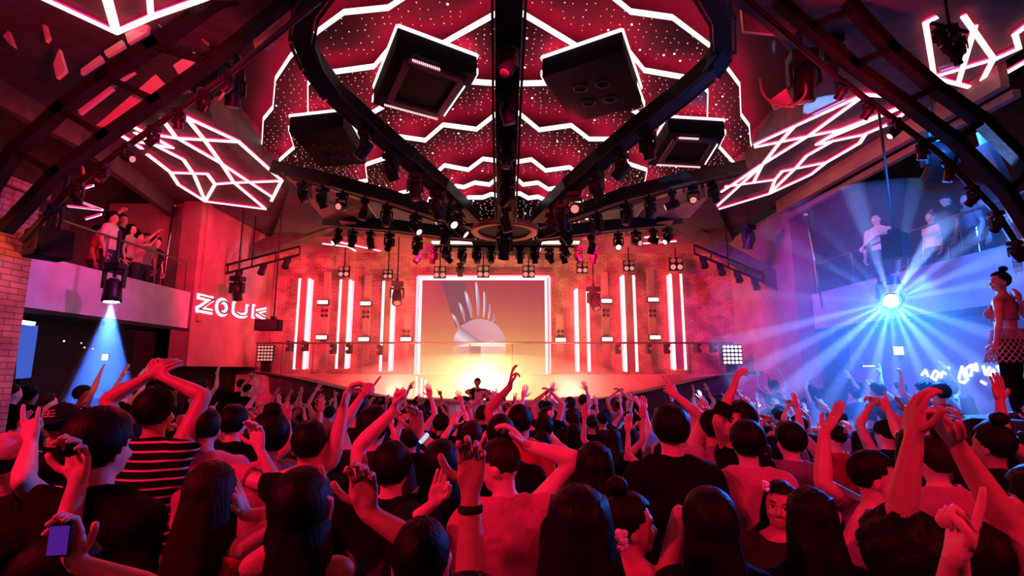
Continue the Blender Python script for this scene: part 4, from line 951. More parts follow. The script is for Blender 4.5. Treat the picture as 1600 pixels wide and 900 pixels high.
def capsule(mb, a, b, ra, rb, n=12):
    a, b = V(a), V(b); d = (b - a); L = d.length; d = d.normalized() if L > 1e-6 else V((0, 0, 1))
    pts = [a - d * ra * .98, a - d * ra * .7, a, b, b + d * rb * .7, b + d * rb * .98]; rr_ = [ra * .2, ra * .72, ra, rb, rb * .72, rb * .2]
    mb.tube(pts, rr_, n)
def limb(mb, pts, rad, n=12):
    pts = [V(p) for p in pts]; d0 = (pts[0] - pts[1]).normalized(); d1 = (pts[-1] - pts[-2]).normalized()
    mb.tube([pts[0] + d0 * rad[0] * .8] + pts + [pts[-1] + d1 * rad[-1] * .8], [rad[0] * .5] + list(rad) + [rad[-1] * .5], n)

def ik(S, T, l1, l2, pole):
    d = T - S; D = d.length
    if D > (l1 + l2) * .985: T = S + d * ((l1 + l2) * .985 / D); d = T - S; D = d.length
    if D < abs(l1 - l2) + .08: T = S + d.normalized() * (abs(l1 - l2) + .08); d = T - S; D = d.length
    u = d.normalized(); a = (l1 * l1 - l2 * l2 + D * D) / (2 * D); h = math.sqrt(max(l1 * l1 - a * a, 0))
    q = pole - S; q = q - u * q.dot(u)
    q = q.normalized() if q.length > 1e-4 else V((0, -1, 0))
    return S + u * a + q * h, T

CURL = {'open': ((6, 8, 6),) * 4, 'relaxed': ((22, 32, 22), (26, 36, 24), (30, 40, 26), (34, 42, 26)), 'fist': ((78, 95, 60),) * 4,
        'point': ((2, 6, 4), (75, 95, 60), (78, 95, 60), (78, 95, 60)), 'pinch': ((52, 62, 30), (14, 18, 12), (8, 12, 8), (2, 8, 6)),
        'peace': ((2, 5, 4), (3, 6, 4), (78, 95, 60), (78, 95, 60)), 'claw': ((20, 48, 36), (18, 46, 36), (22, 48, 36), (26, 50, 36)), 'horns': ((2, 6, 4), (78, 95, 60), (78, 95, 60), (2, 8, 6))}
def hand(mb_soft, mb_hard, W, d, nrm, side, pose, near):
    """palm goes into the soft (fused) mesh when near; fingers always separate chains rooted in the palm"""
    d = d.normalized(); nrm = (nrm - d * nrm.dot(d)).normalized(); lat = (d.cross(nrm) if side > 0 else nrm.cross(d)).normalized()
    tgt = mb_soft if near else mb_hard
    kn = []
    for k, (o, l) in enumerate(((.031, .088), (.0105, .094), (-.0105, .09), (-.030, .08))):
        kp = W + d * l + lat * o + nrm * (.0 if k in (1, 2) else .003); kn.append(kp)
        tgt.tube([W + d * .0 + lat * o * .45, W + d * .035 + lat * o * .8, kp, kp + d * .008], [.017, .0165, .0135, .008], 8 if near else 5)
    tgt.tube([W + d * .01 + lat * .015, W + d * .045 + lat * .034 + nrm * .008, W + d * .06 + lat * .03], [.016, .017, .01], 8 if near else 5)
    LEN = ((.043, .026, .021), (.047, .03, .022), (.043, .028, .021), (.034, .021, .018))
    nn = 9 if near else 5
    for k in range(4):
        ang = 0; p = kn[k] - d * .012; pts = [p, kn[k]]; p = kn[k]
        spread = {'open': 7, 'claw': 6}.get(pose, 3) * (1.5 - k) / 1.5
        df = (d * math.cos(R(spread)) + lat * math.sin(R(spread))).normalized()
        for j in range(3):
            ang += R(CURL[pose][k][j]); dd = df * math.cos(ang) + nrm * math.sin(ang); L = LEN[k][j]
            pts.append(p + dd * L * .5); p = p + dd * L; pts.append(p)
        last = (pts[-1] - pts[-2]).normalized(); pts.append(p + last * .004)
        r0 = (.0098, .0102, .0097, .0085)[k]
        rad = [r0 * 1.05, r0 * 1.12, r0, r0 * 1.02, r0 * .93, r0 * .95, r0 * .85, r0 * .72, r0 * .25]
        mb_hard.tube(pts, rad, nn)
    t0 = W + d * .028 + lat * .026
    if pose in ('pinch',): dirs = (lat * .55 + d * .7 + nrm * .45, d * .85 + nrm * .45 + lat * .05, d * .9 + nrm * .4 - lat * .15)
    elif pose in ('fist', 'point', 'peace', 'horns'): dirs = (lat * .45 + d * .7 + nrm * .5, d * .6 + nrm * .6 - lat * .4, d * .35 + nrm * .3 - lat * .9)
    else: dirs = (lat * .85 + d * .55 + nrm * .25, lat * .6 + d * .8 + nrm * .15, lat * .4 + d * .9 + nrm * .1)
    pts = [t0]; p = t0
    for dd, L in zip(dirs, (.042, .032, .027)): dd = dd.normalized(); pts.append(p + dd * L * .5); p = p + dd * L; pts.append(p)
    pts.append(p + (pts[-1] - pts[-2]).normalized() * .004)
    mb_hard.tube(pts, [.013, .0135, .0118, .0108, .0112, .0108, .0088, .003], nn)

def seg_dist(p, a, b):
    ab = b - a; t = np.clip(((p - a) @ ab) / max(ab @ ab, 1e-9), 0, 1)
    return np.linalg.norm(p - (a + t[:, None] * ab), axis=1), t

def wrinkle(co, amp, seed):
    q = co * 12 + seed
    return amp * (np.sin(q[:, 0] * 1.7 + 2.1 * np.sin(q[:, 2] * .9)) * np.sin(q[:, 2] * 1.3 + 1.7 * np.sin(q[:, 1] * 1.1)) + .6 * np.sin(q[:, 2] * 2.9 + q[:, 0] * 1.3 + 1.3 * np.sin(q[:, 1] * 2.3)))

def make_person(p, voxel=.010, near=True, name='person'):
    fem = p.get('fem', False); pose = MB(); hard = MB()
    sw = .160 if fem else .188
    yaw, pit, roll = R(p.get('yaw', 0)), R(p.get('pitch', 0)), R(p.get('roll', 0))
    ln = V((p.get('lean', (0, 0))[0], p.get('lean', (0, 0))[1], 0))   # shift of the chest
    def L(z): return ln * max(0, min(1.15, (z - .95) / .5))
    # torso
    prof = [(.80, .125, .105, -.01), (.88, .165, .125, -.012), (.96, .160 if fem else .152, .118, -.01), (1.05, .125 if fem else .142, .10, 0), (1.15, .13 if fem else .155, .105, .005), (1.25, .15 if fem else .175, .118 if fem else .115, .012), (1.34, .155 if fem else .182, .108, .006), (1.405, .14 if fem else .165, .085, 0), (1.445, .10 if fem else .12, .07, -.004), (1.475, .06, .06, -.004)]
    rings = []
    for z, rx, ry, yo in prof:
        rings.append([L(z) + V((rx * math.copysign(abs(math.cos(a)) ** .85, math.cos(a)), yo + ry * math.copysign(abs(math.sin(a)) ** .9, math.sin(a)), z)) for a in [2 * PI * j / 20 for j in range(20)]])
    pose.loft(rings)
    if fem:
        for s in (-1, 1): pose.ball(V((s * .07, .085, 1.25)) + L(1.25), (.058, .055, .06), 12, 8)
    nb = V((0, -.006, 1.45)) + L(1.45)
    hq = Euler((-pit, roll, yaw), 'XYZ').to_matrix()
    npv = V((0, 0, 1.50)) + L(1.5)
    def H(x, y, z): return npv + hq @ V((x, y, z - 1.50))
    limb(pose, [nb - V((0, 0, .03)), lp(nb, H(0, .0, 1.55), .5), H(0, -.004, 1.57)], [.062, .056 if not fem else .05, .056 if not fem else .05])
    # trapezius
    for s in (-1, 1): capsule(pose, nb + V((s * .03, -.01, .015)), V((s * sw * .8, -.005, 1.405)) + L(1.4), .05, .05)
    # head
    hc = H(0, -.006, 1.645)
    pose.ball(hc, (.075, .094, .098), 20, 14, hq)
    pose.ball(H(0, .026, 1.60), (.066, .066, .075), 18, 12, hq)
    pose.ball(H(0, .045, 1.565), (.05, .045, .042), 16, 10, hq)
    pose.ball(H(0, .07, 1.543), (.024, .02, .017), 12, 8, hq)
    limb(pose, [H(0, .082, 1.642), H(0, .096, 1.618), H(0, .106, 1.603)], [.009, .0105, .0135])
    for s in (-1, 1):
        pose.ball(H(s * .012, .094, 1.598), (.009, .011, .008), 8, 6, hq)
        pose.ball(H(s * .076, -.012, 1.613), (.011, .019, .032), 10, 8, hq @ Matrix.Rotation(s * .35, 3, 'Z'))
        pose.ball(H(s * .034, .068, 1.60), (.026, .024, .022), 10, 8, hq)
        limb(pose, [H(s * .014, .086, 1.655), H(s * .045, .074, 1.657)], [.0095, .009])
    pose.ball(H(0, .087, 1.572), (.022, .011, .0065), 10, 6, hq); pose.ball(H(0, .085, 1.561), (.018, .011, .007), 10, 6, hq)
    # legs
    hx = .088; bend = p.get('step', 0)
    bones = {}
    for s in (-1, 1):
        a = V((s * hx, -.01, .88)); k = V((s * (hx + .012), .02 + bend * s * .05, .49)); f = V((s * (hx + .02), -.02, .085))
        limb(pose, [a, lp(a, k, .35), k, lp(k, f, .28) + V((0, -.012, 0)), lp(k, f, .7), f], [.092, .083, .056, .058, .042, .038])
        limb(pose, [f + V((0, -.03, -.045)), f + V((s * .008, .07, -.055)), f + V((s * .015, .15, -.062))], [.035, .036, .024])
        bones['thigh%d' % s] = (a, k, .08); bones['shin%d' % s] = (k, f, .045); bones['foot%d' % s] = (f + V((0, -.03, -.045)), f + V((s * .015, .15, -.062)), .035)
    # arms
    l1, l2 = (.28, .245) if fem else (.30, .265)
    ar = .86 if fem else 1.0
    W_ = {}
    for s, key in ((1, 'R'), (-1, 'L')):
        A = p.get(key, 'down')
        S = V((s * sw, -.004, 1.395)) + L(1.395)
        if A == 'down': A = dict(t=V((s * (sw + .07), .05, .86)) + L(.95), e=V((s * .5, -.25, 1.1)), f=V((0, .25, -1)), n=V((-s, 0, 0)), pose='relaxed')
        T = V(A['t'])
        if T.z > S.z + .05: S = S + V((-s * .022, 0, .045))
        E, W = ik(S, T, l1, l2, V(A['e'])); W_[key] = W
        fd = V(A['f']) if A.get('f') is not None else (W - E)
        nr = V(A['n']) if A.get('n') is not None else V((0, 1, 0))
        limb(pose, [S, lp(S, E, .35), lp(S, E, .75), E], [.062 * ar, .053 * ar, .046 * ar, .040 * ar])
        limb(pose, [E, lp(E, W, .25), lp(E, W, .6), W], [.040 * ar, .044 * ar, .036 * ar, .0275 * ar])
        capsule(pose, V((s * sw * .55, 0, 1.37)) + L(1.37), S, .065 * ar, .06 * ar)
        capsule(pose, V((s * sw * .75, 0, 1.27)) + L(1.27), lp(S, E, .25), .06 * ar, .05 * ar)
        wd = (W - E).normalized(); limb(pose, [W - wd * .01, W + fd.normalized() * .025], [.0265 * ar, .024 * ar])
        hand(pose, hard, W, fd, nr, s, A.get('pose', 'open'), near)
        bones['upper' + key] = (S, E, .05); bones['fore' + key] = (E, W + fd.normalized() * .1, .036)
        p['_w' + key] = (E, W)
    me = tmp_eval(pose, voxel, 2 if voxel < .013 else 3)
    bm = bmesh.new(); bm.from_mesh(me); bpy.data.meshes.remove(me)
    sl = p.get('sleeve', .72); hem = p.get('hem', .93)
    # clean hems: cut the skin mesh where cloth ends
    def near_faces(c, rad):
        c = V(c); return [f for f in bm.faces if (f.calc_center_median() - c).length < rad]
    def cut(c, nrm, rad):
        fs = near_faces(c, rad); es = {e for f in fs for e in f.edges}; vs = {v for f in fs for v in f.verts}
        bmesh.ops.bisect_plane(bm, geom=list(vs) + list(es) + fs, plane_co=c, plane_no=nrm, dist=1e-4)
    arms = {}
    for key in ('R', 'L'):
        S, E, _ = bones['upper' + key]; W = W_[key]
        if sl <= 1: c = lp(S, E, sl); nn_ = (E - S).normalized()
        else: c = lp(E, W, sl - 1); nn_ = (W - E).normalized()
        arms[key] = (c, nn_); cut(c, nn_, .1)
    neck_c = nb + V((0, 0, .03)); neck_n = V((0, .45 if not p.get('tank') else .75, 1)).normalized()
    if p.get('tank'): neck_c = neck_c - V((0, 0, .08))
    cut(neck_c, neck_n, .2); cut(V((0, 0, hem)) + L(hem), V((0, 0, 1)), .4)
    bm.verts.ensure_lookup_table(); bm.faces.ensure_lookup_table(); bm.normal_update()
    fc = np.array([f.calc_center_median()[:] for f in bm.faces])
    names = list(bones) + ['torso', 'head']
    allb = [bones[k] for k in bones] + [(V((0, 0, .95)), V((0, 0, 1.36)) + L(1.36), .15), (V((0, 0, 1.52)) + L(1.5), hc, .07)]
    Dm = []
    for a, b, r_ in allb:
        d_, t_ = seg_dist(fc, np.array(a), np.array(b)); Dm.append(d_ - r_)
    lab = np.argmin(np.array(Dm), axis=0)
    ti, hi = names.index('torso'), names.index('head')
    def side(c, n): return (fc - np.array(c)) @ np.array(n)
    below_neck = side(neck_c, neck_n) < 0
    fz = fc[:, 2]
    shirt = (lab == ti) & below_neck & (fz > hem); pants = np.zeros(len(fc), bool); shoes = np.zeros(len(fc), bool)
    shirt |= (lab == hi) & below_neck & (fz > hem)
    for key in ('R', 'L'):
        u, f_ = names.index('upper' + key), names.index('fore' + key)
        c, n_ = arms[key]
        ok = (side(c, n_) < 0) if sl <= 1 else np.ones(len(fc), bool)
        shirt |= (lab == u) & ok & below_neck
        if sl > 1: shirt |= (lab == f_) & (side(c, n_) < 0)
        elif sl < .99: pass
    shirt |= (lab == ti) & (fz > hem) & below_neck
    for s in (-1, 1):
        shirt |= ((lab == names.index('thigh%d' % s)) & (fz > hem))
        pants |= ((lab == names.index('thigh%d' % s)) | (lab == names.index('shin%d' % s))) & (fz <= hem + .03)
        shoes |= (lab == names.index('foot%d' % s))
    del_ = None
    pants |= (lab == ti) & (fz <= hem + .03)
    pants &= (fz > .085) & (fz < p.get('ptop', 9)); shoes |= (fz <= .085)
    seed = p.get('seed', 1.0)
    def shell(mask, off, wr, flare, nm, m, parent):
        idx = [i for i in range(len(bm.faces)) if mask[i]]
        if not idx: return None
        used = {}; vs = []; no = []; fs = []
        for i in idx:
            f = bm.faces[i]; q = []
            for v in f.verts:
                if v.index not in used: used[v.index] = len(vs); vs.append(v.co[:]); no.append(v.normal[:])
                q.append(used[v.index])
            fs.append(q)
        co = np.array(vs); nr = np.array(no)
        o_ = off + wrinkle(co, wr, seed)
        if flare: o_ = o_ + flare * np.clip((1.15 - co[:, 2]) / .2, 0, 1) + .006 * np.clip((co[:, 2] - 1.1) / .2, 0, 1)
        co = co + nr * o_[:, None]
        me2 = bpy.data.meshes.new(nm); me2.from_pydata([tuple(c) for c in co], [], fs); me2.materials.append(m)
        me2.polygons.foreach_set('use_smooth', [True] * len(me2.polygons)); o2 = bpy.data.objects.new(nm, me2); COL.objects.link(o2); o2.parent = parent
        sm = o2.modifiers.new('fall', 'SMOOTH'); sm.factor = .5; sm.iterations = p.get('drape', 4)
        so = o2.modifiers.new('cloth', 'SOLIDIFY'); so.thickness = .004; so.offset = 1
        return o2
    # body mesh
    bme = bpy.data.meshes.new(name); bm.to_mesh(bme)
    nb0 = len(bme.vertices)
    skin = p.get('skin', SKIN[0])
    hm = bpy.data.meshes.new('h'); hm.from_pydata(hard.v, [], hard.f)
    b2 = bmesh.new(); b2.from_mesh(bme); b2.from_mesh(hm); bmesh.ops.recalc_face_normals(b2, faces=b2.faces[:]); b2.to_mesh(bme); b2.free(); bpy.data.meshes.remove(hm)
    bme.materials.append(skin); 
    for m in (LIPS, EYE, BROW, EYEW): bme.materials.append(m)
    if near:
        inv = hq.transposed()
        for pl in bme.polygons:
            if pl.index >= len(lab) or lab[pl.index] != hi: continue
            c = inv @ (pl.center - npv); x, y, z = c.x, c.y, c.z + 1.5
            if y > .05 and 1.53 < z < 1.68:
                ax = abs(x)
                zz = z - 9 * ax * ax
                if ax < .03 and 1.555 < zz < 1.573 and y > .072: pl.material_index = 1
                elif .017 < ax < .045 and 1.629 < z < 1.641: pl.material_index = 2 if abs(ax - .031) < .008 else 4
                elif .014 < ax < .05 and 1.657 < z + .22 * max(0, ax - .034) + .1 * max(0, .026 - ax) < 1.666: pl.material_index = 3
    bme.polygons.foreach_set('use_smooth', [True] * len(bme.polygons))
    body = bpy.data.objects.new(name, bme); COL.objects.link(body)
    if p.get('shirt'): shell(shirt, .014, .011 if near else .005, p.get('flare', .022), 'shirt', CL[p['shirt']], body)
    shell(pants, .011, .002, 0, 'trousers', CL[p.get('pants', 'denim')], body)
    for s in (-1, 1): shell(shoes & (fc[:, 0] * s > 0), .008, 0, 0, 'shoe', CL['shoe'], body)
    bm.free()
    if p.get('hair'): make_hair(p['hair'], HAIR[p.get('haircol', 'black')], body, H, hq, L, p.get('hlen', .42), p.get('seed', 1), fem)
    return body

def make_hair(style, m, parent, H, hq, L, hlen, seed, fem):
    rs_ = random.Random(int(seed * 100))
    c = H(0, -.012, 1.662)
    def capmesh(rad, hair_line, amp, z_nape, nm='hair', mm=None, c=c):
        nu, nv = 44, 30; mb = MB(); vs = []; keep = []
        for i in range(nv + 1):
            t = PI * i / nv
            for j in range(nu):
                a = 2 * PI * j / nu
                n_ = V((math.sin(t) * math.cos(a), math.sin(t) * math.sin(a), math.cos(t)))
                rr_ = 1 + amp * (math.sin(13 * a + 5 * math.sin(4 * t + seed)) * .6 + .7 * math.sin(9 * t + 7 * a + seed * 3) + .5 * math.sin(23 * a - 11 * t))
                loc = V((rad[0] * n_.x * rr_, rad[1] * n_.y * rr_, rad[2] * n_.z * rr_)); vs.append((loc, n_))
        fs = []
        for i in range(nv):
            for j in range(nu):
                q = (i * nu + j, (i + 1) * nu + j, (i + 1) * nu + (j + 1) % nu, i * nu + (j + 1) % nu)
                l = (vs[q[0]][0] + vs[q[2]][0]) / 2
                front = l.y / rad[1]
                line = z_nape + (hair_line - z_nape) * max(0, min(1, (front + .25) / .7))
                if abs(l.x) > rad[0] * .75 and -.2 < front < .35: line = min(line, -.005)
                if l.z > line: fs.append(q)
        mb.add([c + hq @ v[0] for v in vs], fs)
        o = mb.build(nm, mm or m, parent, smooth=True)
        s = o.modifiers.new('thick', 'SOLIDIFY'); s.thickness = .016; s.offset = -1
        return o
    if style in ('short', 'fade'): capmesh((.086, .108, .102) if style == 'short' else (.082, .103, .098), .045, .014, -.075)
    elif style == 'curly': capmesh((.108, .128, .118), .05, .07, -.09)
    elif style == 'bald': return
    elif style in ('long', 'bun', 'pony', 'wide'):
        k = 1.25 if style == 'wide' else 1
        capmesh((.088 * (1.1 if style == 'wide' else 1), .110, .106), .05, .012, -.085)
        if style in ('long', 'wide'):
            mb = MB(); rings = []; N = 40
            zt = [.07, .03, -.02, -.07, -.13, -.19, -.26, -.33, -hlen + .04, -hlen]
            for ii, dz in enumerate(zt):
                u = ii / (len(zt) - 1); ring = []
                rx = (.089 - (.014, .004, 0, 0, 0, 0, 0, 0, 0, 0)[ii] + (.035 * k) * min(1, max(0, (-dz) / .22))) * (1 - .35 * max(0, u - .75) / .25) * (1.12 if style == 'wide' else 1)
                ry = .107 - (.018, .006, 0, 0, 0, 0, 0, 0, 0, 0)[ii] + .012 * min(1, max(0, -dz / .2))
                th = .032 if 0 < ii < len(zt) - 1 else .012
                yb = -.012 - .028 * min(1, max(0, (-dz - .05) / .2))
                amax = R(118 - 22 * u)
                for side_ in (0, 1):
                    for j in range(N // 2):
                        v_ = j / (N // 2 - 1); a = (-amax + 2 * amax * v_) * (1 if side_ == 0 else -1)
                        rp_ = 1 + .028 * math.sin(21 * a + seed * 5 + 2 * u) + .02 * math.sin(37 * a + 3 * u + seed)
                        r1 = (rx - (th if side_ else 0)) * rp_; r2 = (ry - (th if side_ else 0)) * rp_
                        q = V((r1 * math.sin(a), yb - r2 * math.cos(a), dz))
                        zz = dz - (.02 * math.sin(9 * a + seed) + .015 * math.sin(17 * a)) * (u > .9)
                        base = H(0, 0, 1.662)
                        if dz > -.06: ring.append(base + hq @ V((q.x, q.y, zz)))
                        else:
                            w_ = min(1, (-dz - .06) / .12); top = base + hq @ V((q.x, q.y, zz)); fl = base + V((q.x, q.y, zz)) ; ring.append(top * (1 - w_) + (fl) * w_)
                rings.append(ring)
            mb.loft(rings); mb.build('hair_length', m, parent, smooth=True)
        elif style == 'bun':
            b = MB(); cc = H(0, -.055, 1.79); N = 20; rings = []
            for i in range(11):
                t = PI * i / 10
                rings.append([cc + hq @ V((.046 * math.sin(max(t, .05)) * math.cos(a) * (1 + .08 * math.sin(5 * a + 4 * t)), .046 * math.sin(max(t, .05)) * math.sin(a) * (1 + .08 * math.sin(5 * a + 4 * t)), .04 * math.cos(t))) for a in [2 * PI * j / N for j in range(N)]])
            b.loft(rings); b.build('hair_bun', m, parent, smooth=True)
        elif style == 'pony':
            b = MB(); b.tube([H(0, -.1, 1.70), H(0, -.15, 1.69), H(0, -.165, 1.62), H(0, -.15, 1.52), H(0, -.14, 1.42)], [.02, .032, .036, .03, .008], 12); b.build('ponytail', m, parent, smooth=True)
    elif style in ('cap', 'cap_back', 'cap_pale'):
        capmesh((.083, .105, .09), -.02, .015, -.08)
        s = -1 if style == 'cap_back' else 1
        mm = CL['pale'] if style == 'cap_pale' else CL['cap']
        o = capmesh((.093, .115, .108), .02, .0, .0, 'cap', mm)
        b = MB(); pts = []; N = 14
        for (k_, dz) in ((0, 0), (1, .006)):
            for j in range(N): a = R(-62 + 124 * j / (N - 1)); pts.append(c + hq @ V((.088 * math.sin(a), s * .105 * math.cos(a), .012 + dz)))
            for j in range(N): a = R(62 - 124 * j / (N - 1)); pts.append(c + hq @ V((.085 * math.sin(a), s * (.112 + .075 * math.cos(a) ** .6), -.008 + dz + .0)))
        n2 = 2 * N; b.add(pts, [tuple(range(n2))[::-1], tuple(range(n2, 2 * n2))] + [(i, (i + 1) % n2, n2 + (i + 1) % n2, n2 + i) for i in range(n2)])
        b.build('cap_brim', mm, o); bb = MB(); bb.ball(c + hq @ V((0, 0, .109)), (.009, .009, .006), 8, 5); bb.build('cap_button', mm, o)
        if style == 'cap_back':
            e = MB(); 
            for (x0, z0, x1, z1) in ((-.035, .062, .03, .068), (-.04, .045, .036, .05), (-.035, .03, .034, .033), (-.03, .032, -.028, .062), (.0, .032, .002, .066)):
                e.beam(c + hq @ V((x0, -.118 + .1 * abs(x0), z0)), c + hq @ V((x1, -.118 + .1 * abs(x1), z1)), .008, .004, up=(0, 1, 0))
            e.build('cap_print', CL['pale'], o)

# --- placing a hand-posed person from where head, elbows and wrists stand in the photograph
WARN = []
def place(s):
    Y = s['Y']; top = P(*s['top'], Y=Y); hgt = top.z - s.get('floor', 0); sc = hgt / 1.765
    rz = R(s.get('face', 0)); fl = s.get('floor', 0)
    off = Matrix.Rotation(rz, 3, 'Z') @ (V((s.get('lean', (0, 0))[0], s.get('lean', (0, 0))[1], 0)) * 1.15) * sc
    loc = V((top.x - off.x, Y - off.y, fl))
    M = Matrix.LocRotScale(loc, Euler((0, 0, rz)), V((sc,) * 3)); Mi = M.inverted(); Q = Matrix.Rotation(-rz, 3, 'Z')
    p = dict(s); p.pop('L', None); p.pop('R', None)
    for key in ('L', 'R'):
        if key in s and s[key] != 'down':
            a = s[key]; w, e = a[0], a[1]; dy = a[2]; ps = a[3]; tip = a[4] if len(a) > 4 else None
            yw = Y + dy; ye = Y + (a[6] if len(a) > 6 else dy * .6)
            T = Mi @ P(*w, Y=yw); E = Mi @ P(*e, Y=ye)
            f = (Mi @ P(*tip, Y=yw + (a[7] if len(a) > 7 else 0)) - T) if tip else None
            n = Q @ V(a[5]) if len(a) > 5 and a[5] else Q @ V((0, 1, 0))
            p[key] = dict(t=T, e=E, f=f, n=n, pose=ps)
    body = make_person(p, s.get('voxel', .010), True)
    body.location = loc; body.rotation_euler = (0, 0, rz); body.scale = (sc,) * 3
    tag(body, s['label'], 'person', s.get('group'))
    for key in ('L', 'R'):
        if key in s and s[key] != 'down':
            Wl = M @ p['_w' + key][1]; T = P(*s[key][0], Y=Y + s[key][2])
            if (Wl - T).length > .05: WARN.append((s['label'][:40], key, round((Wl - T).length, 2)))
    body['_sc'] = sc
    return body, p, M
